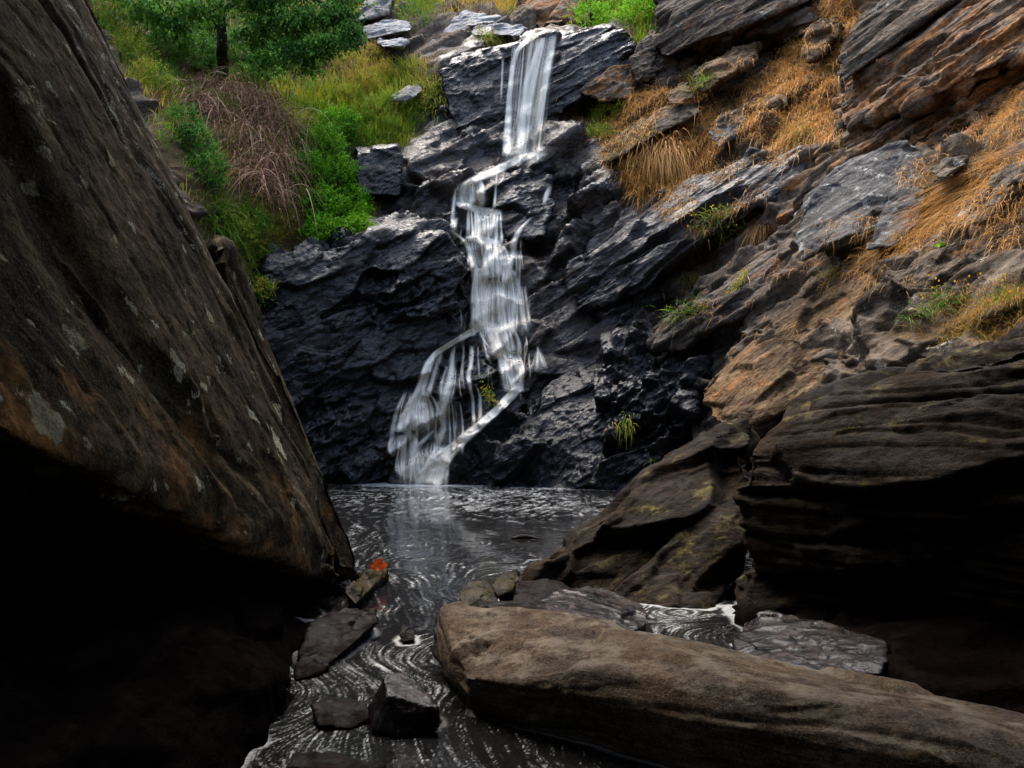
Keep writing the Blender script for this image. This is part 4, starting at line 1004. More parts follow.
M_FERN = leaf_mat('fresh_leaves', [(0.0, (0.024, 0.10, 0.005)), (0.5, (0.085, 0.26, 0.008)), (1.0, (0.22, 0.42, 0.02))], 0.4)
M_TREE = leaf_mat('tree_leaves', [(0.0, (0.018, 0.07, 0.012)), (0.5, (0.065, 0.18, 0.024)), (1.0, (0.18, 0.33, 0.05))], 0.4, 0.65)
M_CANE = leaf_mat('dead_canes', [(0.0, (0.09, 0.04, 0.025)), (0.5, (0.26, 0.135, 0.085)), (1.0, (0.45, 0.31, 0.20))], 0.15)
M_FLOWER = leaf_mat('flower_petals', [(0.0, (0.75, 0.42, 0.01)), (1.0, (0.8, 0.55, 0.03))], 0.2)
M_BARK = rock_mat('bark', FLAT, (0.015, 0.012, 0.010), (0.04, 0.032, 0.026), (0.07, 0.06, 0.05), scale=3)
class Leafage:
    def __init__(s): s.V, s.F3, s.F4, s.T, s.o = [], [], [], [], 0
    def blades(s, pos, dirv, L, W, bend, tint, segs=3):
        n = len(pos)
        L, W, bend, tint = [np.broadcast_to(np.asarray(v, float), n) for v in (L, W, bend, tint)]
        side = np.cross(dirv, rng.normal(size=(n, 3))); side /= np.linalg.norm(side, axis=1)[:, None] + 1e-9
        ts = np.linspace(0, 1, segs + 1)
        rows = []
        for k, t_ in enumerate(ts):
            c = pos + dirv * (L * t_)[:, None]
            c[:, 2] -= bend * L * t_ ** 2
            w = (W * (1 - t_ ** 1.6) * 0.5)[:, None]
            if k < segs: rows += [c - side * w, c + side * w]
            else: rows += [c]
        V = np.stack(rows, 1)
        k_ = V.shape[1]
        b = s.o + np.arange(n)[:, None] * k_
        for k in range(segs - 1):
            s.F4.append(np.concatenate([b + 2 * k, b + 2 * k + 1, b + 2 * k + 3, b + 2 * k + 2], 1))
        s.F3.append(np.concatenate([b + 2 * segs - 2, b + 2 * segs - 1, b + 2 * segs], 1))
        s.V.append(V.reshape(-1, 3)); s.T.append(np.repeat(tint, k_)); s.o += n * k_
    def leaves(s, pos, size, tint, up=0.5, droop=0.3, aspect=0.5):
        n = len(pos)
        size, tint = [np.broadcast_to(np.asarray(v, float), n) for v in (size, tint)]
        a = rng.normal(size=(n, 3)); a[:, 2] -= droop * 2; a /= np.linalg.norm(a, axis=1)[:, None]
        nn = rng.normal(size=(n, 3)); nn[:, 2] += up * 3; nn -= a * np.einsum('ij,ij->i', a, nn)[:, None]; nn /= np.linalg.norm(nn, axis=1)[:, None]
        b = np.cross(a, nn)
        S = size[:, None]
        V = np.stack([pos, pos + a * S * 0.45 + b * S * aspect * 0.5 - nn * S * 0.05, pos + a * S - nn * S * 0.12, pos + a * S * 0.45 - b * S * aspect * 0.5 - nn * S * 0.05], 1)
        k = s.o + np.arange(n)[:, None] * 4
        s.F3.append(np.concatenate([k, k + 1, k + 2], 1)); s.F3.append(np.concatenate([k, k + 2, k + 3], 1))
        s.V.append(V.reshape(-1, 3)); s.T.append(np.repeat(tint, 4)); s.o += n * 4
    def build(s, name, mat, **kw):
        fs = [np.concatenate(f) for f in (s.F3, s.F4) if f]
        V = np.concatenate(s.V)
        me = new_mesh(name, V, fs)
        attr(me, 'tint', np.concatenate(s.T))
        if kw.get('parent') is None and kw.get('kind') is None and 'origin' not in kw:
            lo, hi = V.min(0), V.max(0)
            kw['origin'] = ((lo[0] + hi[0]) / 2, (lo[1] + hi[1]) / 2, lo[2])
        return link(name, me, mat, **kw)
def unit(v): return v / (np.linalg.norm(v, axis=-1, keepdims=True) + 1e-9)
# index of the terrain sheet, to scatter by picture area without a ray for each blade
_gi = lambda v, g: np.clip(np.searchsorted(g, v), 0, len(g) - 1)
def on_sheet(px, py):
    k = _gi(py, gy) * len(gx) + _gi(px, gx)
    return CV2[k] + 0, CN[k] + 0, m_soil[k]
def scatter(poly, n, soft=18):
    poly = np.array(poly, float)
    lo, hi = poly.min(0), poly.max(0)
    out = []
    while sum(map(len, out)) < n:
        q = rng.uniform(lo, hi, (n, 2))
        m = poly_mask(q[:, 0] + 10 * vnoise(np.c_[q / 25, q[:, :1] * 0], 55), q[:, 1] + 10 * vnoise(np.c_[q / 25, q[:, :1] * 0], 56), poly, soft)
        out.append(q[rng.uniform(size=n) < m])
    q = np.concatenate(out)[:n]
    return q[:, 0], q[:, 1]
def grass_field(L, poly, n, length, tint0, tint_amp, bend=(0.2, 0.7), lean=(0, -0.3, 0), width=0.018, keep=0.35, seed=0):
    px, py = scatter(poly, n)
    pos, nr_, so_ = on_sheet(px, py)
    cl = fbm(pos * 0.9, 3, 500 + seed)                      # tussocks
    k = rng.uniform(size=n) < np.clip(keep + 0.9 * cl + 0.4, 0.05, 1) * (0.06 + 0.94 * so_)
    pos, nr_, cl, px, py = pos[k], nr_[k], cl[k], px[k], py[k]
    m = len(pos)
    d = unit(nr_ * 0.5 + np.array([0, 0, 0.9]) + np.array(lean) + rng.normal(size=(m, 3)) * 0.38)
    tn = tint0(px, py) if callable(tint0) else tint0
    tn = tn + tint_amp * fbm(pos * 0.55, 3, 520 + seed) + rng.normal(size=m) * 0.10
    ln = rng.uniform(*length, m) * (1 + 0.5 * cl)
    L.blades(pos - nr_ * 0.03, d, ln, width * rng.uniform(0.6, 1.3, m), rng.uniform(*bend, m), np.clip(tn, 0, 1))
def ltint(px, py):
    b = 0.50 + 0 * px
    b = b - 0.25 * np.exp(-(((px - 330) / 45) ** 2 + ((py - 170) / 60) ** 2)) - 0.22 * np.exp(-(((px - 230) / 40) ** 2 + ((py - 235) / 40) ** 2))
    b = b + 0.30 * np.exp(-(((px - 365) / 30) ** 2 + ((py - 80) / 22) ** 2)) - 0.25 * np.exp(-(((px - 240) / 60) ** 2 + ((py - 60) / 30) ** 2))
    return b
G = Leafage()
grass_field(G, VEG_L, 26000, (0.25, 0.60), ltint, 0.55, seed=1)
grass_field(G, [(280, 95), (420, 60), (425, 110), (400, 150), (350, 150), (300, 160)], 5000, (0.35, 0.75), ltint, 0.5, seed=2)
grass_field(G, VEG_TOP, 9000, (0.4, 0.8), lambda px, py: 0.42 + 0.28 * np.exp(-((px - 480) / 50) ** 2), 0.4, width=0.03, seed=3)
grass_field(G, [(335, -10), (535, -10), (530, 12), (505, 24), (470, 12), (430, 18), (400, 18), (345, 20)], 5000, (0.35, 0.7), lambda px, py: 0.62 + 0.2 * np.exp(-((px - 490) / 40) ** 2), 0.3, width=0.028, seed=7)
grass_field(G, [(560, 0), (665, -10), (660, 50), (625, 40), (590, 20)], 4000, (0.35, 0.7), lambda px, py: 0.45 + 0 * px, 0.3, width=0.028, seed=8)
G.build('hillside_grass', M_GRASS, kind='stuff', label='green and olive grass growing over the left bank and the crest', cat='grass')
G = Leafage()
DT = lambda px, py: 0.52 + 0 * px - 0.25 * np.exp(-(((px - 600) / 35) ** 2 + ((py - 115) / 25) ** 2))
grass_field(G, VEG_R1, 26000, (0.25, 0.60), DT, 0.45, (0.5, 1.3), (-0.35, -0.45, -0.2), 0.016, 0.25, 4)
grass_field(G, VEG_R2, 17000, (0.18, 0.45), lambda px, py: 0.55 + 0 * px, 0.4, (0.5, 1.3), (-0.5, -0.4, -0.3), 0.009, 0.3, 5)
grass_field(G, VEG_R3, 5000, (0.12, 0.32), lambda px, py: 0.35 + 0 * px, 0.5, (0.3, 1.0), (-0.2, -0.4, 0), 0.008, 0.1, 6)
def grass_on(L, poly, n, length, tint, width, lean, seed, keep=0.0):
    px, py = scatter(poly, n)
    q = np.c_[px / 34, py / 22, 0 * px]
    k = vnoise(q, 700 + seed) + 0.5 * vnoise(q * 2.7, 701 + seed) > -keep
    px, py = px[k], py[k]
    pos, nn = hits(px, py)
    ok = (nn[:, 2] > 0.05); pos, nn = pos[ok], nn[ok]; m = len(pos)
    d = unit(nn * 0.4 + np.array([0, 0, 0.7]) + np.array(lean) + rng.normal(size=(m, 3)) * 0.4)
    L.blades(pos - nn * 0.02, d, rng.uniform(*length, m), width * rng.uniform(0.6, 1.3, m), rng.uniform(0.6, 1.5, m), np.clip(tint + 0.3 * vnoise(pos * 0.9, 720 + seed) + rng.normal(size=m) * 0.14, 0, 1), 3)
grass_on(G, [(600, 110), (700, 70), (840, 20), (845, 150), (800, 165), (720, 170), (650, 200), (610, 170)], 7000, (0.25, 0.6), 0.5, 0.016, (-0.35, -0.4, -0.2), 1, 0.1)
grass_on(G, [(640, 200), (760, 150), (830, 150), (800, 190), (700, 240)], 2200, (0.15, 0.4), 0.45, 0.013, (-0.35, -0.4, -0.2), 2, -0.15)
grass_on(G, [(860, 160), (1000, 110), (1040, 130), (1040, 230), (950, 250), (880, 290), (820, 280)], 4500, (0.15, 0.42), 0.52, 0.009, (-0.5, -0.4, -0.3), 3, 0.0)
grass_on(G, [(720, 280), (800, 230), (860, 260), (800, 320), (740, 340), (680, 330)], 2200, (0.12, 0.3), 0.35, 0.010, (-0.2, -0.4, 0), 4, -0.25)
grass_on(G, [(680, 195), (735, 205), (725, 260), (700, 330), (655, 335), (675, 260)], 1800, (0.12, 0.32), 0.08, 0.012, (0, -0.4, 0.2), 5, -0.15)
grass_on(G, [(900, 285), (1040, 270), (1040, 340), (960, 345), (900, 345)], 1500, (0.10, 0.28), 0.15, 0.009, (0, -0.4, 0.2), 6, 0.0)
grass_on(G, [(600, 95), (660, 100), (650, 160), (610, 170)], 1500, (0.2, 0.45), 0.15, 0.014, (0, -0.4, 0.2), 7, 0.1)
G.build('dry_grass', M_DRY, kind='stuff', label='dry orange grass matted over the right slope', cat='dry grass')

def tuft(name, label, cat, px, py, n, length, spread, mat, tint, bend=(0.3, 1.0), lean=(0, -0.4, 0.4), width=0.014, group=None, amp=0.15, flowers=0, dist=None):
    pc, nc_ = hit(px, py) if dist is None else (P(px, py, dist), np.array([0, -0.6, 0.8]))
    L = Leafage()
    q = rng.normal(size=(n, 3)) * np.array(spread)
    q -= nc_ * (q @ nc_)[:, None]
    pos = pc + q - nc_ * 0.03
    d = unit(np.array(lean) + nc_ * 0.5 + rng.normal(size=(n, 3)) * 0.45 + q * 0.8)
    L.blades(pos, d, rng.uniform(*length, n), width * rng.uniform(0.6, 1.3, n), rng.uniform(*bend, n), np.clip(tint + rng.normal(size=n) * amp, 0, 1), 4)
    ob = L.build(name, mat, label=label, cat=cat, group=group)
    if flowers:
        root = ob
        for k in range(flowers):
            i = rng.integers(n)
            f = Leafage()
            c = pos[i] + d[i] * length[1] * 0.75 + np.array([0, -0.05, 0.02])
            a_ = np.linspace(0, 2 * np.pi, 7)[:-1] + rng.uniform(0, 1)
            r_ = width * 1.3
            V = np.concatenate([[c], c + r_ * np.stack([np.cos(a_), -0.5 * np.sin(a_), np.sin(a_)], -1)])
            f.V.append(V); f.F3.append(np.array([[0, j + 1, (j + 1) % 6 + 1] for j in range(6)])); f.T.append(np.full(7, rng.uniform())); f.o = 7
            f.build('flower', M_FLOWER, parent=root)
    return ob
TG = 'grass tufts clinging to the rocks'
tuft('grass_tuft', 'fresh green grass tuft at the edge of the giant boulder, below the dead canes', 'grass tuft', 226, 222, 500, (0.4, 0.8), (0.35, 0.3, 0.3), M_GRASS, 0.28, width=0.02, group=TG)
tuft('grass_tuft', 'yellow-green grass tuft hanging at the upper left of the dark face beside the fall', 'grass tuft', 432, 96, 420, (0.4, 0.75), (0.22, 0.2, 0.3), M_GRASS, 0.5, width=0.022, group=TG)
tuft('grass_tuft', 'mixed brown and green grass tuft drooping over the squared dark block', 'grass tuft', 402, 142, 320, (0.35, 0.7), (0.2, 0.2, 0.25), M_GRASS, 0.62, (0.7, 1.5), width=0.02, group=TG)
tuft('grass_tuft', 'straw-coloured grass tuft hanging like hair below the top of the dipping slab', 'grass tuft', 664, 152, 420, (0.5, 0.95), (0.28, 0.2, 0.15), M_DRY, 0.75, (0.9, 1.6), (-0.1, -0.6, 0.1), 0.018, TG)
tuft('grass_tuft', 'green grass tuft under the orange-brown block right of the fall', 'grass tuft', 592, 108, 300, (0.3, 0.6), (0.35, 0.2, 0.15), M_GRASS, 0.38, width=0.02, group=TG)
tuft('grass_tuft', 'tall green tuft with yellow blooms midway up the dipping wet slab', 'grass tuft', 714, 222, 220, (0.2, 0.42), (0.2, 0.15, 0.16), M_GRASS, 0.48, (0.2, 0.8), width=0.014, group=TG, flowers=7)
tuft('grass_tuft', 'yellowish tuft just below the tall yellow-blooming tuft', 'grass tuft', 690, 252, 160, (0.18, 0.36), (0.14, 0.1, 0.14), M_GRASS, 0.6, width=0.013, group=TG, flowers=3)
tuft('grass_tuft', 'small yellow-green tuft between the yellowish tuft and the bright patch', 'grass tuft', 690, 278, 110, (0.15, 0.3), (0.12, 0.1, 0.08), M_GRASS, 0.5, width=0.013, group=TG)
tuft('grass_tuft', 'bright green patch of grass at the lower end of the dipping slab', 'grass tuft', 692, 314, 320, (0.18, 0.36), (0.36, 0.2, 0.12), M_GRASS, 0.32, (0.1, 0.6), width=0.014, group=TG)
tuft('grass_tuft', 'mixed tuft with orange tips above the brown boulder', 'grass tuft', 738, 282, 160, (0.16, 0.34), (0.25, 0.15, 0.1), M_GRASS, 0.62, width=0.012, group=TG)
tuft('grass_tuft', 'little green and orange tuft on the big black waterline rock', 'grass tuft', 626, 424, 90, (0.14, 0.3), (0.12, 0.08, 0.08), M_GRASS, 0.55, (0.6, 1.4), width=0.014, group=TG)
tuft('grass_tuft', 'tiny green sprig near the waterline beside the sloping boulder', 'grass tuft', 653, 464, 40, (0.1, 0.22), (0.06, 0.06, 0.08), M_GRASS, 0.35, width=0.012, group=TG)
tuft('grass_tuft', 'dead brown tuft hanging like a beard beside the tall yellow-blooming tuft', 'grass tuft', 757, 226, 260, (0.3, 0.55), (0.10, 0.1, 0.08), M_DRY, 0.9, (1.0, 1.7), (0, -0.4, 0.0), 0.012, TG)
tuft('grass_tuft', 'olive tuft at the foot of the split grey boulder', 'grass tuft', 838, 272, 220, (0.14, 0.3), (0.25, 0.15, 0.08), M_GRASS, 0.58, width=0.008, group=TG)
tuft('grass_tuft', 'bright yellow-green tuft at the left end of the orange outcrop', 'grass tuft', 802, 138, 200, (0.18, 0.36), (0.2, 0.2, 0.2), M_GRASS, 0.52, width=0.014, group=TG)
tuft('grass_tuft', 'yellow-green grass on the stones just left of the fall lip', 'grass tuft', 492, 40, 260, (0.25, 0.45), (0.5, 0.2, 0.1), M_GRASS, 0.52, width=0.022, group=TG)
tuft('grass_tuft', 'green tuft with yellow tips in the shade of the big grey overhang', 'grass tuft', 704, 80, 160, (0.25, 0.5), (0.12, 0.12, 0.25), M_GRASS, 0.42, width=0.016, group=TG)
tuft('flowering_plant', 'leafy plant with orange-yellow flowers above the layered boulder at the right', 'flower', 940, 300, 240, (0.14, 0.34), (0.22, 0.12, 0.1), M_GRASS, 0.22, (0.3, 1.0), width=0.010, flowers=10)
tuft('flowering_plant', 'green plant with few yellow flowers at the right edge of the picture', 'flower', 1012, 296, 200, (0.14, 0.34), (0.15, 0.12, 0.12), M_GRASS, 0.25, (0.3, 1.0), width=0.010, flowers=4)
tuft('rosette_plant', 'small star-shaped green plant on the dark rock below the dry stems', 'plant', 941, 246, 16, (0.10, 0.18), (0.015, 0.01, 0.015), M_FERN, 0.6, (0.1, 0.5), (0, -0.6, 0.2), 0.05)
# dry stems swept across the split boulder's foot
L = Leafage()
for k in range(260):
    f = rng.uniform(0, 1)
    x0, y0 = np.interp(f, [0, 1], [1010, 905]) + rng.normal() * 9, np.interp(f, [0, 1], [150, 238]) + rng.normal() * 7
    p0, n0 = hit(x0, y0)
    p1, n1 = hit(x0 - rng.uniform(40, 90), y0 + rng.uniform(28, 60))
    d0 = (p1 - p0) * 1.0 + n0 * 0.10 + np.array([0, -0.12, 0.12]) + rng.normal(size=3) * 0.06
    ln = np.linalg.norm(d0)
    L.blades((p0 + n0 * 0.02)[None], (d0 / ln)[None], min(ln, 1.6), 0.008, 0.12, np.clip(rng.normal(0.6, 0.15), 0, 1), 5)
L.build('dry_stems', M_DRY, label='orange dry stems swept down past the split grey boulder', cat='dry stems')
# bright leafy mound
def mound(name, label, cat, spots, n_st, st_len, leaf, mat, tint, per=14, aspect=0.45, droop=0.3):
    L = Leafage()
    for (px, py, rad, bulge, w_) in spots:
        pc, n_ = hit(px, py)
        m = int(n_st * w_)
        q = unit(rng.normal(size=(m, 3))) * rng.uniform(0.3, 1, (m, 1)) ** 0.5 * np.array([rad, rad * 0.7, rad * 0.8])
        base = pc + q + n_ * bulge * np.clip(1 - (q ** 2).sum(1) / (rad * rad), 0, 1)[:, None]
        d = unit(np.array([0, -0.25, 0.9]) + q * 0.9 / rad + rng.normal(size=(m, 3)) * 0.35)
        ln = rng.uniform(0.6, 1.2, m) * st_len
        tn = np.clip(tint + 0.22 * vnoise(base * 2.2, 91) + rng.normal(size=m) * 0.12 + 0.0 * ln, 0, 1)
        L.blades(base, d, ln, 0.010, 0.35, tn * 0.6, 3)
        for k in range(per):
            f = (k + 0.7) / per
            c = base + d * (ln * f)[:, None]; c[:, 2] -= 0.35 * ln * f * f
            L.leaves(c + rng.normal(size=(m, 3)) * 0.012, leaf * (1.25 - 0.6 * f) * rng.uniform(0.7, 1.3, m), np.clip(tn + rng.normal(size=m) * 0.08, 0, 1), 0.5, droop, aspect)
    return L.build(name, mat, label=label, cat=cat)
mound('fern_clump', 'bright green leafy clump of weeds at the back of the black ledge', 'ferns', [(345, 222, 0.55, 0.2, 1), (318, 205, 0.5, 0.3, 1), (350, 205, 0.45, 0.2, 0.8), (325, 232, 0.4, 0.1, 0.7), (360, 230, 0.3, 0.1, 0.5)], 260, 0.34, 0.075, M_FERN, 0.62)
mound('fern_clump', 'mid-green leafy clump of weeds right of the dead canes, above the bright clump', 'ferns', [(318, 150, 0.6, 0.25, 1), (340, 130, 0.5, 0.2, 0.8), (305, 175, 0.5, 0.25, 0.8), (335, 175, 0.5, 0.2, 0.8)], 240, 0.40, 0.07, M_FERN, 0.36)
mound('leafy_bush', 'dark green bramble bush against the lower left of the dead canes', 'bush', [(192, 150, 0.45, 0.2, 1), (205, 175, 0.4, 0.2, 0.8), (180, 128, 0.4, 0.2, 0.7)], 200, 0.35, 0.06, M_TREE, 0.45)
mound('leafy_bush', 'grey-green bush by the pale rocks at the top left of the fall', 'bush', [(414, 22, 0.55, 0.2, 1), (418, 8, 0.55, 0.3, 1)], 170, 0.5, 0.05, M_GRASS, 0.33, aspect=0.25)
mound('leafy_bush', 'sunny yellow-green bush on the crest right of the fall', 'bush', [(608, 14, 1.1, 0.5, 1), (640, 20, 0.7, 0.3, 0.7), (590, 22, 0.6, 0.2, 0.5)], 260, 0.6, 0.09, M_FERN, 0.75, aspect=0.4)
mound('leafy_bush', 'low leafy bush in the dark beneath the tree', 'bush', [(275, 72, 0.6, 0.3, 1), (305, 62, 0.5, 0.3, 0.8), (255, 80, 0.4, 0.2, 0.6)], 200, 0.4, 0.07, M_TREE, 0.4)
mound('leafy_bush', 'deep green undergrowth left of the tree trunk', 'bush', [(190, 62, 0.6, 0.4, 1), (165, 48, 0.6, 0.3, 1), (205, 45, 0.5, 0.5, 0.8)], 220, 0.5, 0.08, M_TREE, 0.35)
mound('leafy_bush', 'tall dark undergrowth right of the tree trunk', 'bush', [(250, 62, 0.6, 0.5, 1), (300, 50, 0.7, 0.4, 1), (275, 45, 0.6, 0.6, 1), (330, 48, 0.5, 0.3, 0.8)], 230, 0.55, 0.08, M_TREE, 0.25)
mound('leafy_bush', 'olive scrub at the top of the left bank beside the giant boulder edge', 'bush', [(130, 60, 0.5, 0.2, 1), (115, 35, 0.5, 0.2, 1), (150, 85, 0.45, 0.2, 0.9), (100, 15, 0.5, 0.2, 0.8)], 170, 0.4, 0.06, M_GRASS, 0.5, aspect=0.3)
mound('leafy_bush', 'rusty brown and olive scrub between the tree and the pale rocks', 'bush', [(350, 72, 0.5, 0.25, 1), (372, 62, 0.45, 0.2, 0.9), (362, 88, 0.45, 0.2, 0.9), (385, 78, 0.35, 0.15, 0.6)], 170, 0.38, 0.055, M_GRASS, 0.76, aspect=0.3)
mound('leafy_bush', 'light green sprays of weeds above the squared dark block', 'bush', [(372, 118, 0.5, 0.2, 1), (395, 108, 0.4, 0.15, 0.8), (350, 105, 0.45, 0.2, 0.8), (385, 130, 0.35, 0.15, 0.6)], 170, 0.42, 0.055, M_GRASS, 0.40, aspect=0.28)
mound('leafy_bush', 'green and yellow weeds beside the giant boulder, left of the black ledge', 'bush', [(232, 238, 0.4, 0.15, 1), (255, 262, 0.32, 0.1, 0.8), (248, 225, 0.4, 0.2, 0.9), (262, 290, 0.22, 0.1, 0.5)], 190, 0.36, 0.06, M_GRASS, 0.38, aspect=0.35)
mound('leafy_bush', 'green weeds right of the upper fall, below the orange-brown block', 'bush', [(588, 106, 0.35, 0.1, 1), (606, 118, 0.35, 0.1, 0.9), (600, 138, 0.3, 0.1, 0.7), (618, 108, 0.3, 0.1, 0.6)], 170, 0.36, 0.055, M_GRASS, 0.40, aspect=0.3)
# mound of dead canes
L = Leafage()
pc, n_ = hit(232, 150)
for (px, py, m, lo_, hi_) in ((235, 100, 190, 0.9, 1.9), (262, 112, 170, 0.9, 2.1), (205, 108, 120, 0.7, 1.5), (280, 130, 120, 0.8, 1.7), (185, 100, 60, 0.6, 1.2), (245, 140, 140, 0.6, 1.4), (270, 165, 160, 0.6, 1.4), (215, 135, 80, 0.5, 1.0), (275, 195, 130, 0.5, 1.1), (245, 175, 120, 0.5, 1.1)):
    p0, n0 = hit(px, py)
    b = p0 + rng.normal(size=(m, 3)) * np.array([0.28, 0.25, 0.18]) + n0 * 0.15
    d = unit(np.array([0.12, -0.7, 0.4]) + rng.normal(size=(m, 3)) * np.array([0.8, 0.4, 0.45]))
    L.blades(b, d, rng.uniform(lo_, hi_, m), rng.uniform(0.008, 0.020, m), rng.uniform(0.8, 1.35, m), np.clip(rng.normal(0.38, 0.28, m), 0, 1), 7)
    L.leaves(p0 + rng.normal(size=(m * 4, 3)) * np.array([0.32, 0.3, 0.28]) + n0 * 0.15, rng.uniform(0.05, 0.10, m * 4), np.clip(rng.normal(0.2, 0.2, m * 4), 0, 1), 0.3, 0.8, 0.4)
L.build('dead_bracken', M_CANE, label='drooping mound of dead pinkish-brown canes on the left bank', cat='dead canes')

# tree at the top left
def tube(pts, rad, sides=8):
    pts, rad = np.array(pts, float), np.array(rad, float)
    d = unit(np.gradient(pts, axis=0))
    a = unit(np.cross(d, np.array([0.3, 1, 0.2]))); b = np.cross(d, a)
    th = np.linspace(0, 2 * np.pi, sides, endpoint=False)
    V = pts[:, None] + rad[:, None, None] * (np.cos(th)[None, :, None] * a[:, None] + np.sin(th)[None, :, None] * b[:, None])
    i = np.arange(len(pts) * sides).reshape(len(pts), sides)
    j = np.roll(i, -1, 1)
    return V.reshape(-1, 3), np.stack([i[:-1], j[:-1], j[1:], i[1:]], -1).reshape(-1, 4)
def tree(root_px, root_py, top, limbs, crown, label, trunk_r, leaf, n_leaf, name='broadleaf_tree'):
    base, _ = hit(root_px, root_py)
    e = empty(name, tuple(base), label, 'tree')
    dep = base[1]
    Vs, Fs, o = [], [], 0
    paths = [([base - np.array([0, 0, 0.2])] + [P(*q) for q in top], np.linspace(trunk_r, trunk_r * 0.55, len(top) + 1))]
    for lm in limbs:
        paths.append(([P(*q) for q in lm], np.linspace(trunk_r * 0.5, trunk_r * 0.12, len(lm))))
    for pth, rd in paths:
        pth = np.array(pth)
        tt = np.linspace(0, len(pth) - 1, len(pth) * 5)
        pp = np.stack([np.interp(tt, range(len(pth)), pth[:, k]) for k in range(3)], -1)
        pp += 0.04 * np.stack([vnoise(pp * 2.5, 95 + k) for k in range(3)], -1)
        V, F = tube(pp, np.interp(tt, range(len(pth)), rd) * (1 + 0.15 * vnoise(pp * 3, 99)))
        Vs.append(V); Fs.append(F + o); o += len(V)
    link('trunk', new_mesh('trunk', np.concatenate(Vs), np.concatenate(Fs)), M_BARK, parent=e)
    L = Leafage()
    for (px, py, d, rx, rz, w_) in crown:
        c = P(px, py, d)
        m = int(n_leaf * w_)
        ncl = max(6, m // 45)
        cc = unit(rng.normal(size=(ncl, 3))) * rng.uniform(0.15, 1, (ncl, 1)) ** 0.4 * np.array([rx, rx, rz])
        tn = rng.uniform(0.0, 0.85, ncl)
        k = rng.integers(ncl, size=m)
        off = rng.normal(size=(m, 3)) * np.array([0.19, 0.19, 0.09]) * (0.6 + rx * 0.5)
        off[:, 2] -= 0.5 * np.hypot(off[:, 0], off[:, 1])
        L.leaves(c + cc[k] + off, leaf * rng.uniform(0.6, 1.3, m), np.clip(tn[k] + rng.normal(size=m) * 0.14, 0, 1), 0.5, 0.55, 0.5)
    L.build('crown', M_TREE, parent=e)
    return e
tree(222, 74, [(223, 50, 21.6), (221, 15, 21.4), (216, -30, 21.2), (218, -80, 21)],
     [[(221, 12, 21.4), (250, -10, 21), (290, -14, 20.6), (325, 5, 20.3), (345, 25, 20.2)], [(218, -20, 21.2), (190, -40, 20.8), (160, -35, 20.4)], [(220, -5, 21.3), (245, -40, 21.6), (280, -60, 21.8)], [(222, 30, 21.5), (200, 5, 21), (175, -8, 20.6)]],
     [(300, 18, 20.6, 0.55, 0.35, .7), (335, 12, 20.5, 0.45, 0.35, .6), (348, 34, 20.3, 0.28, 0.25, .3), (322, 44, 20.3, 0.35, 0.22, .35), (290, 46, 20.6, 0.35, 0.2, .3), (268, 20, 20.9, 0.5, 0.25, .5), (250, 38, 21.0, 0.3, 0.2, .2),
      (245, -8, 20.6, 0.7, 0.35, .7), (280, -15, 20.8, 0.8, 0.4, .8), (200, 6, 20.5, 0.5, 0.2, .35), (170, -4, 20.2, 0.6, 0.25, .45), (140, 6, 19.8, 0.5, 0.22, .35), (185, 22, 20.4, 0.3, 0.15, .15), (335, -20, 20.6, 0.8, 0.4, .8),
      (230, -45, 21.2, 1.4, 0.6, 1.0), (320, -50, 21, 1.2, 0.7, .9), (120, -25, 19.8, 0.8, 0.4, .6), (268, 62, 21.2, 0.35, 0.22, .2), (308, 62, 20.8, 0.3, 0.2, .2)],
     'small dark-leaved tree leaning over the left bank at the top', 0.17, 0.115, 2400)
# small things: moss pad, leaning stalk, red leaves, floating twig
tuft('moss_pad', 'yellow-green moss pad between the two arms of the lower cascade', 'moss', 492, 402, 260, (0.05, 0.12), (0.10, 0.08, 0.22), M_GRASS, 0.55, (0.2, 0.8), width=0.018)
p0, p1 = P(362, 478, 19.0), P(378, 438, 18.9)
V, F = tube([p0, p0 * 0.65 + p1 * 0.35 + np.array([0.02, 0, 0]), p0 * 0.3 + p1 * 0.7 + np.array([0.03, 0, 0]), p1], [0.03, 0.04, 0.03, 0.008])
me = new_mesh('leaning_stalk', V, F); attr(me, 'tint', np.full(len(V), 0.38))
link('leaning_stalk', me, M_GRASS, label='lone green stalk leaning out of the water at the foot of the black ledge', cat='stalk', origin=tuple(p0))
M_RED = leaf_mat('autumn_leaf', [(0.0, (0.20, 0.015, 0.006)), (0.5, (0.42, 0.055, 0.010)), (1.0, (0.50, 0.16, 0.02))], 0.3, 0.4)
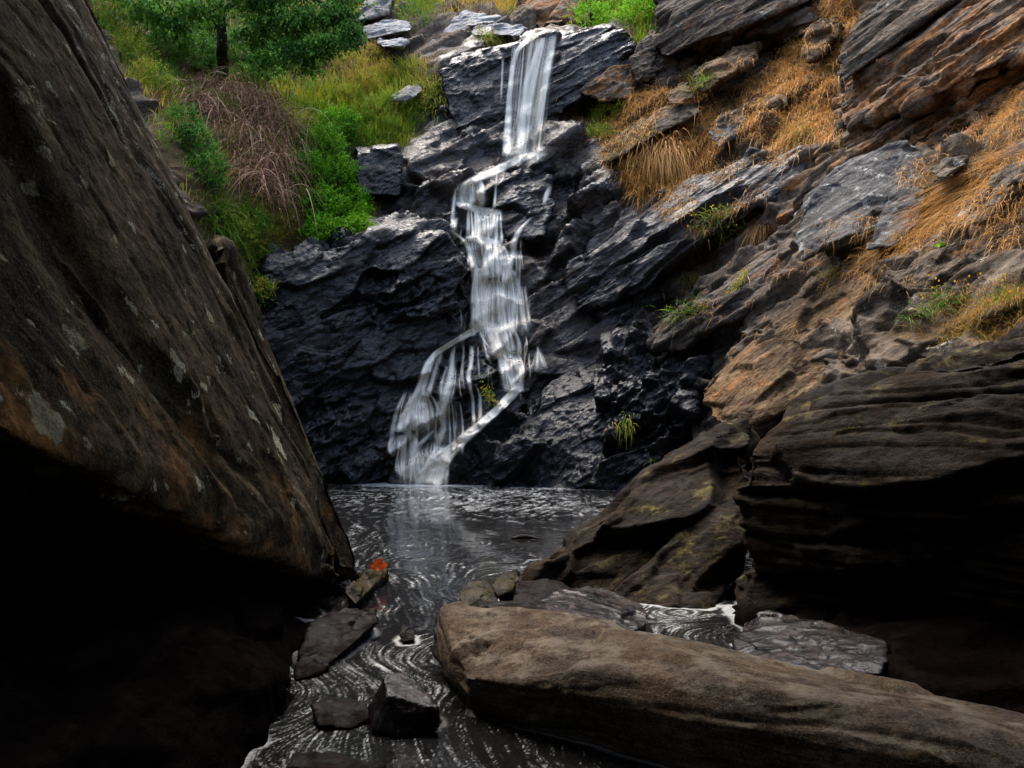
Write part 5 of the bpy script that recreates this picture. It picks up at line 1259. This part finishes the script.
def autumn_leaf(c, size, tint, tilt):
    """a lobed leaf with curled tips"""
    a_ = np.linspace(0, 2 * np.pi, 41)[:-1]
    r_ = size * (0.55 + 0.42 * np.abs(np.cos(2.5 * a_)) ** 0.8) * (0.8 + 0.2 * np.cos(a_))
    ring = np.stack([np.cos(a_) * r_, np.sin(a_) * r_, 0.6 * r_ ** 2 / size * (0.5 + 0.5 * np.sin(3 * a_))], -1)
    V = np.concatenate([[np.zeros(3)], ring * 0.5 * np.array([1, 1, 0.4]), ring])
    F3 = np.array([[0, 1 + k, 1 + (k + 1) % 40] for k in range(40)])
    F4 = np.array([[1 + k, 41 + k, 41 + (k + 1) % 40, 1 + (k + 1) % 40] for k in range(40)])
    Rm = np.array(Matrix.Rotation(tilt[2], 3, 'Z') @ Matrix.Rotation(tilt[0], 3, 'X') @ Matrix.Rotation(tilt[1], 3, 'Y'))
    V = V @ Rm.T + c
    me = new_mesh('fallen_leaf', V, [F3, F4])
    attr(me, 'tint', np.full(len(V), tint))
    return me
lc = P(377, 566, 7.25)
for k, (dx, dz, sz, tn, tl_, lab) in enumerate(((0, 0.0, 0.085, 0.55, (1.2, 0.2, 0.3), 'orange curled autumn leaf standing on the stone beside the giant boulder tip'), (-0.045, -0.012, 0.07, 0.1, (1.1, -0.5, -0.6), 'dark red leaf tucked behind the orange curled leaf'),
                                      (0.03, -0.07, 0.05, 0.9, (0.5, 0.3, 1.2), 'small yellowish leaf lying below the orange curled leaf'))):
    c = lc + np.array([dx, -0.03 * k, dz])
    link('fallen_leaf', autumn_leaf(c, sz, tn, tl_), M_RED, label=lab, cat='leaf', origin=tuple(c - np.array([0, 0, sz * 0.6])))
tw = P(525, 541, 10.0); tw[2] = 0.012
V, F = tube([tw + np.array([-0.16, 0.02, 0]), tw + np.array([-0.05, 0, 0.02]), tw + np.array([0.06, 0.02, 0.015]), tw + np.array([0.17, -0.02, 0.0])], [0.012, 0.03, 0.025, 0.008])
link('driftwood', new_mesh('driftwood', V, F), M_BARK, label='short dark twig floating in the pool in front of the sloping boulder', cat='driftwood', origin=tuple(tw))
